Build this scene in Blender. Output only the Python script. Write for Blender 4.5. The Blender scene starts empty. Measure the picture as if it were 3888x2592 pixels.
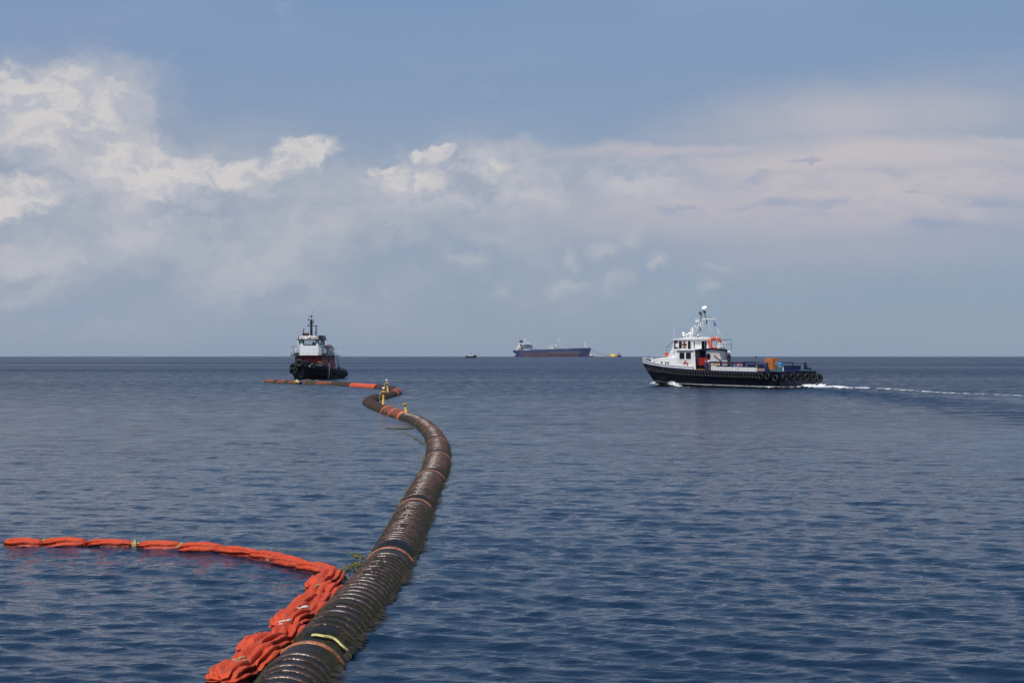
import bpy, math, random
import numpy as np
from mathutils import Vector, Matrix, Euler
R = math.radians
S = bpy.context.scene
COL = S.collection
random.seed(7)
rng = np.random.default_rng(7)

# ------------------------------------------------------------------ camera
F_PX, CX, CY, HOR, CAM_H = 6130.0, 1944.0, 1296.0, 1351.0, 3.5
PITCH = math.atan((HOR - CY) / F_PX)
cam_data = bpy.data.cameras.new('camera')
cam = bpy.data.objects.new('camera', cam_data)
COL.objects.link(cam)
cam_data.sensor_width = 22.2
cam_data.lens = F_PX / 3888 * 22.2
cam_data.clip_start = 0.1
cam_data.clip_end = 60000
cam.location = (0, 0, CAM_H)
cam.rotation_euler = (R(90) + PITCH, 0, 0)
S.camera = cam

# ------------------------------------------------------------------ view
S.view_settings.view_transform = 'Standard'
S.view_settings.look = 'None'
S.view_settings.exposure = -0.42
S.view_settings.gamma = 1
S.view_settings.use_curve_mapping = False
S.cycles.max_bounces = 5
S.cycles.diffuse_bounces = 2
S.cycles.glossy_bounces = 3
S.cycles.transmission_bounces = 4
S.cycles.transparent_max_bounces = 12
S.cycles.volume_bounces = 0
S.cycles.use_denoising = True
S.cycles.denoising_prefilter = 'ACCURATE'
S.cycles.sample_clamp_indirect = 6
S.cycles.caustics_reflective = False
S.cycles.caustics_refractive = False

SUN_EL, SUN_AZ = R(55), R(205)      # azimuth clockwise from +Y: behind the camera, a little to the left
sun_dir = Vector((math.sin(SUN_AZ) * math.cos(SUN_EL), math.cos(SUN_AZ) * math.cos(SUN_EL), math.sin(SUN_EL)))


# ------------------------------------------------------------------ node helper
class NT:
    def __init__(s, tree):
        s.t, s.n, s.l = tree, tree.nodes, tree.links

    def node(s, kind, **kw):
        nd = s.n.new(kind)
        for k, v in kw.items():
            setattr(nd, k, v)
        return nd

    def put(s, sock, v):
        if hasattr(v, 'is_linked') or isinstance(v, bpy.types.NodeSocket):
            s.l.new(v, sock)
        else:
            try:
                sock.default_value = v
            except Exception:
                sock.default_value = (*v, 1.0)

    def m(s, op, a, b=0.0, c=None, clamp=False):
        nd = s.node('ShaderNodeMath', operation=op, use_clamp=clamp)
        s.put(nd.inputs[0], a)
        if op not in ('SQRT', 'ABSOLUTE', 'SINE', 'COSINE', 'ARCTANGENT', 'ROUND', 'FLOOR'):
            s.put(nd.inputs[1], b)
        if c is not None:
            s.put(nd.inputs[2], c)
        return nd.outputs[0]

    def add(s, a, b): return s.m('ADD', a, b)
    def sub(s, a, b): return s.m('SUBTRACT', a, b)
    def mul(s, a, b): return s.m('MULTIPLY', a, b)
    def mx(s, a, b): return s.m('MAXIMUM', a, b)
    def mn(s, a, b): return s.m('MINIMUM', a, b)

    def sm(s, v, lo, hi, a=0.0, b=1.0, kind='SMOOTHSTEP'):
        nd = s.node('ShaderNodeMapRange', interpolation_type=kind)
        s.put(nd.inputs[0], v)
        for i, q in enumerate((lo, hi, a, b)):
            s.put(nd.inputs[i + 1], q)
        return nd.outputs[0]

    def xyz(s, x, y, z):
        nd = s.node('ShaderNodeCombineXYZ')
        for i, q in enumerate((x, y, z)):
            s.put(nd.inputs[i], q)
        return nd.outputs[0]

    def sep(s, v):
        nd = s.node('ShaderNodeSeparateXYZ')
        s.put(nd.inputs[0], v)
        return nd.outputs

    def noise(s, vec, scale, detail=3.0, rough=0.5, dist=0.0, dims='3D', color=False, w=None):
        nd = s.node('ShaderNodeTexNoise', noise_dimensions=dims)
        if vec is not None:
            s.put(nd.inputs['Vector'], vec)
        if w is not None:
            s.put(nd.inputs['W'], w)
        s.put(nd.inputs['Scale'], scale)
        s.put(nd.inputs['Detail'], detail)
        s.put(nd.inputs['Roughness'], rough)
        s.put(nd.inputs['Distortion'], dist)
        return nd.outputs[1 if color else 0]

    def mix(s, f, a, b, kind='RGBA', blend='MIX'):
        nd = s.node('ShaderNodeMix', data_type=kind)
        if kind == 'RGBA':
            nd.blend_type = blend
            ia, ib, o = 6, 7, 2
        elif kind == 'FLOAT':
            ia, ib, o = 2, 3, 0
        s.put(nd.inputs[0], f)
        s.put(nd.inputs[ia], a)
        s.put(nd.inputs[ib], b)
        return nd.outputs[o]

    def vmath(s, op, a, b=None, scale=None):
        nd = s.node('ShaderNodeVectorMath', operation=op)
        s.put(nd.inputs[0], a)
        if b is not None:
            s.put(nd.inputs[1], b)
        if scale is not None:
            s.put(nd.inputs['Scale'], scale)
        return nd.outputs[1 if op in ('LENGTH', 'DOT_PRODUCT', 'DISTANCE') else 0]


def srgb(r, g, b):
    f = lambda c: (c / 255 / 12.92) if c / 255 <= 0.04045 else ((c / 255 + 0.055) / 1.055) ** 2.4
    return (f(r), f(g), f(b), 1.0)


# ------------------------------------------------------------------ world
world = bpy.data.worlds.new('World')
S.world = world
world.use_nodes = True
w = NT(world.node_tree)
w.n.clear()
SKY_K = 0.10
EXP_GAIN = 2 ** 0.42        # cloud and haze tints below are given as seen; this undoes the exposure


def seen(r, g, b, k=1.0):   # tint seen on screen -> radiance before the background strength
    c = srgb(r, g, b)
    return tuple(x * EXP_GAIN / SKY_K * k for x in c[:3]) + (1.0,)


sky = w.node('ShaderNodeTexSky', sky_type='NISHITA')
sky.sun_disc = False
sky.sun_elevation = SUN_EL
sky.sun_rotation = SUN_AZ
sky.altitude = 0
sky.air_density = 1.0
sky.dust_density = 2.0
sky.ozone_density = 1.5
tc = w.node('ShaderNodeTexCoord')
dx, dy, dz = w.sep(tc.outputs['Generated'])
az = w.m('ARCTAN2', dx, dy)
hyp = w.m('SQRT', w.add(w.mul(dx, dx), w.mul(dy, dy)))
el = w.m('DIVIDE', dz, w.mx(hyp, 0.02))
U = w.mul(az, 6.13)            # kilopixel-like angular units, right
V = w.mul(el, 6.13)            # up from the horizon
P = w.xyz(U, V, 0.0)


def dirpt(px, py):
    a = math.atan((px - CX) / F_PX)
    return a * 6.13, (HOR - py) / F_PX * math.cos(a) * 6.13


# noise warps
n1 = w.noise(w.vmath('MULTIPLY', P, (1.0, 1.25, 1.0)), 2.3, 9.0, 0.60, color=True)
warp = w.vmath('SUBTRACT', n1, (0.5, 0.5, 0.5))
n2 = w.noise(w.vmath('MULTIPLY', P, (1.0, 1.4, 1.0)), 9.0, 8.0, 0.58, color=True)
warp2 = w.vmath('SUBTRACT', n2, (0.5, 0.5, 0.5))
Pw = w.vmath('ADD', w.vmath('ADD', P, w.vmath('SCALE', warp, scale=0.26)), w.vmath('SCALE', warp2, scale=0.16))
Pn = w.vmath('ADD', w.vmath('ADD', P, w.vmath('SCALE', warp, scale=0.08)), w.vmath('SCALE', warp2, scale=0.13))
Ps = w.vmath('ADD', P, w.vmath('MULTIPLY', warp, (0.7, 0.16, 0.0)))       # streaky warp


def blob(pv, px, py, rx, ry, amp=1.0, ang=0.0, soft=0.0):
    u, v = dirpt(px, py)
    mp = w.node('ShaderNodeMapping', vector_type='TEXTURE')
    w.put(mp.inputs[0], pv)
    mp.inputs['Location'].default_value = (u, v, 0)
    mp.inputs['Rotation'].default_value = (0, 0, R(ang))
    mp.inputs['Scale'].default_value = (rx / 1000, ry / 1000, 1)
    ln = w.vmath('LENGTH', mp.outputs[0])
    return w.sm(ln, 1.0, soft, 0.0, amp)


def union(lst):
    r = lst[0]
    for q in lst[1:]:
        r = w.mx(r, q)
    return r


# clear-sky colour: the Nishita sky veiled by thin haze towards the horizon and faint high cirrus
cirrus = w.noise(w.vmath('MULTIPLY', Ps, (0.35, 1.6, 1.0)), 1.3, 6.0, 0.55)
hz = w.sm(el, 0.0, 0.26, 1.0, 0.0, 'LINEAR')
warm = w.noise(w.vmath('MULTIPLY', P, (0.5, 0.4, 1.0)), 0.55, 2.0, 0.5)
haze_c = w.mix(w.sm(warm, 0.35, 0.65), seen(147, 164, 180), seen(147, 159, 179))
mid_c = seen(119, 149, 189)
low = w.mix(w.m('POWER', hz, 0.85), mid_c, haze_c)
zen = w.mix(0.5, sky.outputs[0], seen(84, 120, 176))
base = w.mix(w.sm(el, 0.17, 0.60), low, zen)
base = w.mix(w.sm(cirrus, 0.42, 0.80, 0.0, 0.40), base, seen(160, 172, 196))

# broad pale veils
veil = union([
    blob(Ps, 500, 830, 1700, 480, 0.95, 3, 0.2), blob(Ps, 1850, 780, 1100, 360, 0.85, 0, 0.1),
    blob(Ps, 200, 1000, 1300, 380, 0.62, 0, .2), blob(Ps, 1700, 1060, 1500, 300, 0.45), blob(Ps, 2300, 900, 900, 260, .5),
    blob(Ps, -900, 760, 900, 330, 0.6)])
vn = w.noise(w.vmath('MULTIPLY', Pw, (0.7, 1.7, 1.0)), 2.4, 7.0, 0.55)
veil = w.mul(veil, w.sm(vn, 0.25, 0.72, 0.55, 1.25))
vcol = w.mix(w.sm(vn, 0.38, 0.68), seen(152, 165, 183), seen(180, 184, 193))
col = w.mix(w.m('MINIMUM', veil, 1.0), base, vcol)
# pinkish stratus on the right
strat = union([
    blob(Ps, 3250, 600, 1500, 170, 0.90, 1), blob(Ps, 2600, 560, 1100, 60, 0.7, 1), blob(Ps, 3650, 690, 1000, 170, 0.85),
    blob(Ps, 3000, 790, 1600, 270, 0.92, 0, .2), blob(Ps, 3200, 940, 1400, 190, 0.62), blob(Ps, 3250, 470, 1100, 260, 0.62, 4),
    blob(Ps, 2200, 780, 900, 150, 0.35), blob(Ps, 4700, 640, 1200, 260, 0.7)])
sn = w.noise(w.vmath('MULTIPLY', Ps, (0.5, 3.2, 1.0)), 1.9, 7.0, 0.55)
strat = w.mul(strat, w.sm(sn, 0.2, 0.7, 0.72, 1.2))
scol = w.mix(w.sm(V, 0.38, 0.70), seen(170, 173, 188), seen(197, 190, 194))
col = w.mix(w.m('MINIMUM', strat, 1.0), col, scol)

# grey-bodied cumulus
gre = union([
    blob(Pw, 200, 520, 640, 400, 1.0, 0, 0.35), blob(Pw, 700, 700, 700, 210, 0.9, 0, 0.2), blob(Pw, 1800, 700, 760, 200, 1.0, 2, 0.2), blob(Pw, 2330, 680, 520, 140, 0.85, 0, 0.1),
    blob(Pw, 500, 880, 1100, 260, 0.60), blob(Pw, 1950, 640, 560, 90, 0.5, 0, 0.2), blob(Pw, 1250, 860, 620, 230, 0.7), blob(Pw, 950, 1050, 600, 180, 0.5), blob(Pw, 120, 1000, 420, 200, .55)])
gn = w.noise(w.vmath('MULTIPLY', Pw, (1.0, 1.6, 1.0)), 3.0, 9.0, 0.57)
gcol = w.mix(w.sm(gn, 0.36, 0.62), seen(154, 165, 184), seen(188, 189, 197))
col = w.mix(w.m('MINIMUM', w.mul(gre, w.sm(gn, 0.25, 0.55, 0.7, 1.15)), 1.0), col, gcol)

# bright sunlit cumulus heads; relief from the noise one step up
bri = union([
    blob(Pw, 230, 390, 370, 210, 1.1), blob(Pw, 40, 330, 190, 160, 1.15), blob(Pw, 360, 450, 230, 190, 0.9),
    blob(Pw, 130, 500, 330, 200, 0.72), blob(Pw, 620, 650, 330, 150, 1.2, -8, 0.1), blob(Pw, 850, 660, 360, 105, 1.15, 4, 0.1),
    blob(Pw, 1130, 590, 240, 75, 1.15, 20, 0.1), blob(Pw, 420, 590, 230, 130, 0.85), blob(Pw, 90, 750, 190, 115, 1.15, 8), blob(Pw, -20, 790, 150, 105, 1.0),
    blob(Pn, 1640, 592, 125, 42, 1.5, 6, 0.3), blob(Pn, 1450, 640, 85, 34, 1.4, 12, 0.2), blob(Pn, 1560, 680, 290, 75, 0.72), blob(Pn, 1850, 650, 270, 75, 0.6),
    blob(Pw, -500, 700, 420, 190, 1.0), blob(Pw, -900, 430, 330, 200, 0.9), blob(Pw, 4500, 600, 500, 150, 0.8)])
puf = union([
    blob(Pn, 1300, 860, 200, 120, 0.95, 10), blob(Pn, 1060, 965, 210, 100, 0.75, 30), blob(Pn, 820, 1000, 190, 80, 0.5), blob(Pn, 1150, 1180, 150, 70, 0.45),
    blob(Pn, 130, 1110, 240, 60, 0.85, 22), blob(Pn, 60, 1140, 160, 40, 0.7), blob(Pn, 1000, 1050, 120, 50, 0.6, 30),
    blob(Pn, 1780, 985, 190, 62, 0.72), blob(Pn, 1890, 1090, 85, 50, 0.62), blob(Pn, 2150, 1088, 150, 58, 0.85, 12), blob(Pn, 2170, 980, 60, 100, 0.72),
    blob(Pn, 2290, 955, 110, 62, 0.85), blob(Pn, 2400, 915, 75, 100, 0.72), blob(Pn, 2350, 1060, 150, 70, 0.6, 20), blob(Pn, 2490, 1000, 75, 55, 0.95), blob(Pn, 2680, 1092, 85, 55, 0.72),
    blob(Pn, 2730, 1015, 160, 40, 0.6), blob(Pn, 3820, 535, 260, 34, 1.0)])
bn = w.noise(w.vmath('MULTIPLY', Pw, (1.0, 1.3, 1.0)), 5.0, 9.0, 0.56)
bn2 = w.noise(w.vmath('MULTIPLY', w.vmath('ADD', Pw, (-0.02, 0.045, 0.0)), (1.0, 1.3, 1.0)), 5.0, 9.0, 0.56)
bs_ = w.add(bri, w.mul(w.sub(bn, 0.5), 0.80))
dens = w.sm(bs_, 0.05, 0.85)
rel = w.sm(w.sub(bn, bn2), -0.12, 0.08)
bcol = w.mix(rel, seen(183, 186, 196), seen(209, 205, 205))
col = w.mix(w.mul(dens, 0.96), col, bcol)
pd = w.sm(w.add(puf, w.mul(w.sub(bn, 0.5), 0.9)), 0.10, 1.15)
col = w.mix(w.mul(pd, 0.62), col, seen(192, 191, 196))

# thin blue-grey streaks and scraps in front of the stratus on the right
dark = union([
    blob(Ps, 3050, 772, 420, 46, 1.0, 2), blob(Pn, 2880, 660, 130, 50, 0.95, 20), blob(Pn, 3060, 608, 150, 26, 0.95, 6), blob(Ps, 3760, 768, 400, 44, 0.95, 3),
    blob(Ps, 3620, 868, 420, 44, 0.85), blob(Pn, 2560, 800, 280, 44, 0.85, 2), blob(Pn, 2540, 610, 150, 44, 0.9, 8), blob(Pn, 2380, 645, 300, 60, .85), blob(Ps, 3500, 745, 250, 20, 0.7, -3)])
dn = w.noise(w.vmath('MULTIPLY', Pn, (0.8, 3.2, 1.0)), 4.5, 9.0, 0.60)
reg = blob(P, 3300, 740, 950, 230, 0.42, 0, 0.3)
dark = w.sm(w.add(w.mx(dark, reg), w.mul(w.sub(dn, 0.5), 2.1)), 0.20, 1.25)
col = w.mix(w.mul(dark, 0.72), col, seen(147, 160, 186))
# scattered cumulus all round where the camera does not look
gen_n = w.noise(w.xyz(w.mul(w.m('SINE', az), 6.0), w.mul(w.m('COSINE', az), 6.0), w.mul(V, 1.5)), 0.75, 9.0, 0.58)
side = w.sm(w.m('ABSOLUTE', az), 0.36, 0.55)
gen = w.mul(w.mul(w.sm(gen_n, 0.50, 0.66), side), w.sm(el, 0.9, 0.25))
col = w.mix(w.mul(gen, 0.8), col, seen(186, 188, 196))
bg = w.node('ShaderNodeBackground')
w.put(bg.inputs[0], col)
bg.inputs[1].default_value = SKY_K
wo = w.node('ShaderNodeOutputWorld')
w.l.new(bg.outputs[0], wo.inputs[0])

# ------------------------------------------------------------------ sun
sd = bpy.data.lights.new('sun', 'SUN')
sd.energy = 4.9
sd.angle = R(0.5)
sd.color = (1.0, 0.955, 0.89)
sun = bpy.data.objects.new('sun', sd)
COL.objects.link(sun)
sun.rotation_euler = (-sun_dir).to_track_quat('-Z', 'Y').to_euler()


# ------------------------------------------------------------------ placement helpers
def ray(px, py):
    u, v = (px - CX) / F_PX, -(py - CY) / F_PX
    return Vector((u, math.cos(PITCH) - v * math.sin(PITCH), math.sin(PITCH) + v * math.cos(PITCH)))


def ground(px, py, z=0.0):
    d = ray(px, py)
    t = (z - CAM_H) / d.z
    return Vector((d.x * t, d.y * t, z))


def z_at(py, Y):
    d = ray(CX, py)
    return CAM_H + d.z / d.y * Y


# ------------------------------------------------------------------ object helpers
def setp(o, label=None, cat=None, group=None, kind=None):
    if label: o['label'] = label
    if cat: o['category'] = cat
    if group: o['group'] = group
    if kind: o['kind'] = kind
    return o


def empty(name, loc=(0, 0, 0), rz=0.0, **kw):
    o = bpy.data.objects.new(name, None)
    COL.objects.link(o)
    o.location = loc
    o.rotation_euler = (0, 0, rz)
    o.empty_display_size = 0.3
    return setp(o, **kw)


def link_mesh(name, me, parent=None, loc=(0, 0, 0), rot=(0, 0, 0), scale=(1, 1, 1)):
    o = bpy.data.objects.new(name, me)
    COL.objects.link(o)
    o.parent = parent
    o.location, o.rotation_euler, o.scale = loc, rot, scale
    return o


class MB:
    """collects simple shapes into one mesh"""
    def __init__(s):
        s.v, s.f, s.sm, s.mi = [], [], [], []
        s.cur = 0

    def _add(s, vs, fs, smooth=False):
        k = len(s.v)
        s.v += [tuple(q) for q in vs]
        s.f += [tuple(i + k for i in f) for f in fs]
        s.sm += [smooth] * len(fs)
        s.mi += [s.cur] * len(fs)
        return s

    def box(s, c, d, rot=None, taper=1.0):
        x, y, z = d[0] / 2, d[1] / 2, d[2] / 2
        vs = [Vector((sx * x * (taper if sz > 0 else 1), sy * y * (taper if sz > 0 else 1), sz * z)) for sz in (-1, 1) for sy in (-1, 1) for sx in (-1, 1)]
        if rot is not None:
            m = Euler(rot).to_matrix()
            vs = [m @ q for q in vs]
        vs = [q + Vector(c) for q in vs]
        return s._add(vs, [(0, 2, 3, 1), (4, 5, 7, 6), (0, 1, 5, 4), (2, 6, 7, 3), (0, 4, 6, 2), (1, 3, 7, 5)])

    def bbox(s, c, d, b=0.03, rot=None):
        """box with chamfered vertical edges"""
        x, y, z = d[0] / 2, d[1] / 2, d[2] / 2
        ol = [(x - b, -y), (x, -y + b), (x, y - b), (x - b, y), (-x + b, y), (-x, y - b), (-x, -y + b), (-x + b, -y)]
        vs = [Vector((p[0], p[1], -z)) for p in ol] + [Vector((p[0], p[1], z - b)) for p in ol] + \
             [Vector((p[0] * (1 - b / x), p[1] * (1 - b / y), z)) for p in ol]
        fs = [tuple(range(7, -1, -1)), tuple(range(16, 24))]
        for k in (0, 8):
            fs += [(k + i, k + (i + 1) % 8, k + 8 + (i + 1) % 8, k + 8 + i) for i in range(8)]
        if rot is not None:
            m = Euler(rot).to_matrix()
            vs = [m @ q for q in vs]
        return s._add([q + Vector(c) for q in vs], fs)

    def tube(s, pts, r, n=8, caps=True, smooth=True):
        pts = [Vector(p) for p in pts]
        rs = r if isinstance(r, (list, tuple)) else [r] * len(pts)
        vs, fs = [], []
        up = Vector((0, 0, 1))
        prev = None
        for i, p in enumerate(pts):
            t = (pts[min(i + 1, len(pts) - 1)] - pts[max(i - 1, 0)]).normalized()
            a = prev if prev is not None else (up if abs(t.z) < 0.9 else Vector((1, 0, 0)))
            a = (a - t * a.dot(t)).normalized()
            prev = a
            b = t.cross(a)
            for k in range(n):
                th = 2 * math.pi * k / n
                vs.append(p + (a * math.cos(th) + b * math.sin(th)) * rs[i])
        for i in range(len(pts) - 1):
            for k in range(n):
                fs.append((i * n + k, i * n + (k + 1) % n, (i + 1) * n + (k + 1) % n, (i + 1) * n + k))
        s._add(vs, fs, smooth)
        if caps:
            k0 = len(s.v) - len(vs)
            s.f += [tuple(k0 + q for q in range(n - 1, -1, -1)), tuple(k0 + (len(pts) - 1) * n + q for q in range(n))]
            s.sm += [False, False]
            s.mi += [s.cur] * 2
        return s

    def lathe(s, prof, c=(0, 0, 0), n=16, axis=None, smooth=True):
        """prof: (r, h) list, revolved about +Z (or about axis), placed at c"""
        q = Vector(axis).to_track_quat('Z', 'Y') if axis is not None else None
        vs, fs = [], []
        for (r_, h) in prof:
            for k in range(n):
                th = 2 * math.pi * k / n
                p = Vector((r_ * math.cos(th), r_ * math.sin(th), h))
                vs.append((q @ p if q else p) + Vector(c))
        for i in range(len(prof) - 1):
            for k in range(n):
                fs.append((i * n + k, i * n + (k + 1) % n, (i + 1) * n + (k + 1) % n, (i + 1) * n + k))
        return s._add(vs, fs, smooth)

    def ball(s, c, r, n=12, m=8, sc=(1, 1, 1)):
        prof = [(max(1e-4, math.sin(math.pi * i / m)) * r, -math.cos(math.pi * i / m) * r) for i in range(m + 1)]
        k = len(s.v)
        s.lathe(prof, (0, 0, 0), n)
        for i in range(k, len(s.v)):
            v = s.v[i]
            s.v[i] = (v[0] * sc[0] + c[0], v[1] * sc[1] + c[1], v[2] * sc[2] + c[2])
        return s

    def torus(s, c, Rr, r, n=20, m=8, axis=(0, 0, 1), a0=0.0, a1=2 * math.pi, flat=1.0):
        q = Vector(axis).normalized().to_track_quat('Z', 'Y')
        full = abs(a1 - a0 - 2 * math.pi) < 1e-6
        N = n if full else n + 1
        vs, fs = [], []
        for i in range(N):
            t = a0 + (a1 - a0) * i / n
            for k in range(m):
                p = 2 * math.pi * k / m
                rr = Rr + r * math.cos(p)
                vs.append(q @ Vector((rr * math.cos(t), rr * math.sin(t), r * flat * math.sin(p))) + Vector(c))
        for i in range(n):
            j = (i + 1) % N
            for k in range(m):
                fs.append((i * m + k, j * m + k, j * m + (k + 1) % m, i * m + (k + 1) % m))
        return s._add(vs, fs, True)

    def grid(s, rows, closed=False, smooth=True, flip=False):
        n = len(rows[0])
        vs = [p for r_ in rows for p in r_]
        fs = []
        for i in range(len(rows) - 1):
            for k in range(n if closed else n - 1):
                f = (i * n + k, i * n + (k + 1) % n, (i + 1) * n + (k + 1) % n, (i + 1) * n + k)
                fs.append(f[::-1] if flip else f)
        return s._add(vs, fs, smooth)

    def prism(s, outline, lo, hi, plane='xz'):
        """outline in a plane, extruded along the remaining axis from lo to hi (scalars or per-point lists)"""
        n = len(outline)
        L = lo if isinstance(lo, (list, tuple)) else [lo] * n
        H = hi if isinstance(hi, (list, tuple)) else [hi] * n
        def pt(p, t):
            if plane == 'xz': return (p[0], t, p[1])
            if plane == 'xy': return (p[0], p[1], t)
            return (t, p[0], p[1])
        vs = [pt(p, L[i]) for i, p in enumerate(outline)] + [pt(p, H[i]) for i, p in enumerate(outline)]
        fs = [tuple(range(n)), tuple(range(2 * n - 1, n - 1, -1))]
        fs += [(i, i + n, (i + 1) % n + n, (i + 1) % n) for i in range(n)]
        return s._add(vs, fs)

    def panel(s, P0, ux, uy, W, H, holes, th):
        """wall of size W x H at P0 along unit vectors ux, uy, pierced by rectangular holes (x0,y0,x1,y1), thickness th along ux x uy"""
        ux, uy, P0 = Vector(ux), Vector(uy), Vector(P0)
        nn = ux.cross(uy).normalized()
        xs = sorted({0.0, W, *[h[0] for h in holes], *[h[2] for h in holes]})
        ys = sorted({0.0, H, *[h[1] for h in holes], *[h[3] for h in holes]})
        solid = {}
        for i in range(len(xs) - 1):
            for j in range(len(ys) - 1):
                cx, cy = (xs[i] + xs[i + 1]) / 2, (ys[j] + ys[j + 1]) / 2
                solid[i, j] = not any(h[0] < cx < h[2] and h[1] < cy < h[3] for h in holes)
        P = lambda x, y, t: P0 + ux * x + uy * y + nn * t
        for (i, j), ok in solid.items():
            if not ok: continue
            a, b, c, d = xs[i], xs[i + 1], ys[j], ys[j + 1]
            s._add([P(a, c, 0), P(b, c, 0), P(b, d, 0), P(a, d, 0)], [(0, 3, 2, 1)])
            s._add([P(a, c, th), P(b, c, th), P(b, d, th), P(a, d, th)], [(0, 1, 2, 3)])
            for (di, dj, e0, e1) in ((-1, 0, (a, c), (a, d)), (1, 0, (b, c), (b, d)), (0, -1, (a, c), (b, c)), (0, 1, (a, d), (b, d))):
                if not solid.get((i + di, j + dj), False):
                    s._add([P(*e0, 0), P(*e1, 0), P(*e1, th), P(*e0, th)], [(0, 1, 2, 3)])
        return s

    def mesh(s, name, mats):
        me = bpy.data.meshes.new(name)
        me.from_pydata(s.v, [], s.f)
        for m_ in (mats if isinstance(mats, (list, tuple)) else [mats]):
            me.materials.append(m_)
        me.polygons.foreach_set('use_smooth', s.sm)
        me.polygons.foreach_set('material_index', s.mi)
        me.update()
        return me

    def build(s, name, mats, parent=None, loc=(0, 0, 0), rot=(0, 0, 0), **kw):
        o = link_mesh(name, s.mesh(name, mats), parent, loc, rot)
        return setp(o, **kw)


# ------------------------------------------------------------------ materials
def mat(name, col, rough=0.5, metal=0.0, var=0.12, scale=3.0, bump=0.0, bscale=20.0, dirt=None, dirt_amt=0.3, dscale=1.5, coat=0.0, spec=0.5, alpha=None, obj=True, streak=False):
    """procedural paint / cloth / rubber: base colour with noise variation, optional stains and fine bump"""
    m_ = bpy.data.materials.new(name)
    m_.use_nodes = True
    t = NT(m_.node_tree)
    t.n.clear()
    bs = t.node('ShaderNodeBsdfPrincipled')
    out = t.node('ShaderNodeOutputMaterial')
    t.l.new(bs.outputs[0], out.inputs[0])
    tcn = t.node('ShaderNodeTexCoord')
    v = tcn.outputs['Object']
    n = t.noise(v, scale, 5.0, 0.6)
    c4 = tuple(col) + (1.0,) if len(col) == 3 else col
    dk = tuple(x * (1 - var) for x in c4[:3]) + (1.0,)
    lt = tuple(min(1, x * (1 + var)) for x in c4[:3]) + (1.0,)
    c = t.mix(t.sm(n, 0.3, 0.7), dk, lt)
    if dirt:
        vv = t.vmath('MULTIPLY', v, (1.0, 1.0, 0.18)) if streak else v
        dnn = t.noise(vv, dscale, 7.0, 0.65)
        c = t.mix(t.sm(dnn, 0.5, 0.68, 0.0, dirt_amt), c, tuple(dirt) + (1.0,))
    t.put(bs.inputs['Base Color'], c)
    bs.inputs['Metallic'].default_value = metal
    t.put(bs.inputs['Roughness'], t.sm(n, 0.2, 0.8, max(0.02, rough - 0.08), min(1, rough + 0.1)))
    bs.inputs['Specular IOR Level'].default_value = spec
    if coat:
        bs.inputs['Coat Weight'].default_value = coat
        bs.inputs['Coat Roughness'].default_value = 0.08
    if bump:
        bn_ = t.node('ShaderNodeBump')
        bn_.inputs['Strength'].default_value = 1.0
        bn_.inputs['Distance'].default_value = bump
        t.put(bn_.inputs['Height'], t.noise(v, bscale, 4.0, 0.6))
        t.l.new(bn_.outputs[0], bs.inputs['Normal'])
    if alpha is not None:
        bs.inputs['Alpha'].default_value = alpha
    return m_


def glass_mat(name, col, alpha=0.45):
    m_ = bpy.data.materials.new(name)
    m_.use_nodes = True
    t = NT(m_.node_tree)
    t.n.clear()
    out = t.node('ShaderNodeOutputMaterial')
    tr = t.node('ShaderNodeBsdfTransparent')
    tr.inputs[0].default_value = (*col, 1)
    gl = t.node('ShaderNodeBsdfGlossy')
    gl.inputs['Roughness'].default_value = 0.03
    fr = t.node('ShaderNodeFresnel')
    fr.inputs[0].default_value = 1.5
    ms = t.node('ShaderNodeMixShader')
    t.l.new(fr.outputs[0], ms.inputs[0])
    t.l.new(tr.outputs[0], ms.inputs[1])
    t.l.new(gl.outputs[0], ms.inputs[2])
    t.l.new(ms.outputs[0], out.inputs[0])
    return m_
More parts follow.
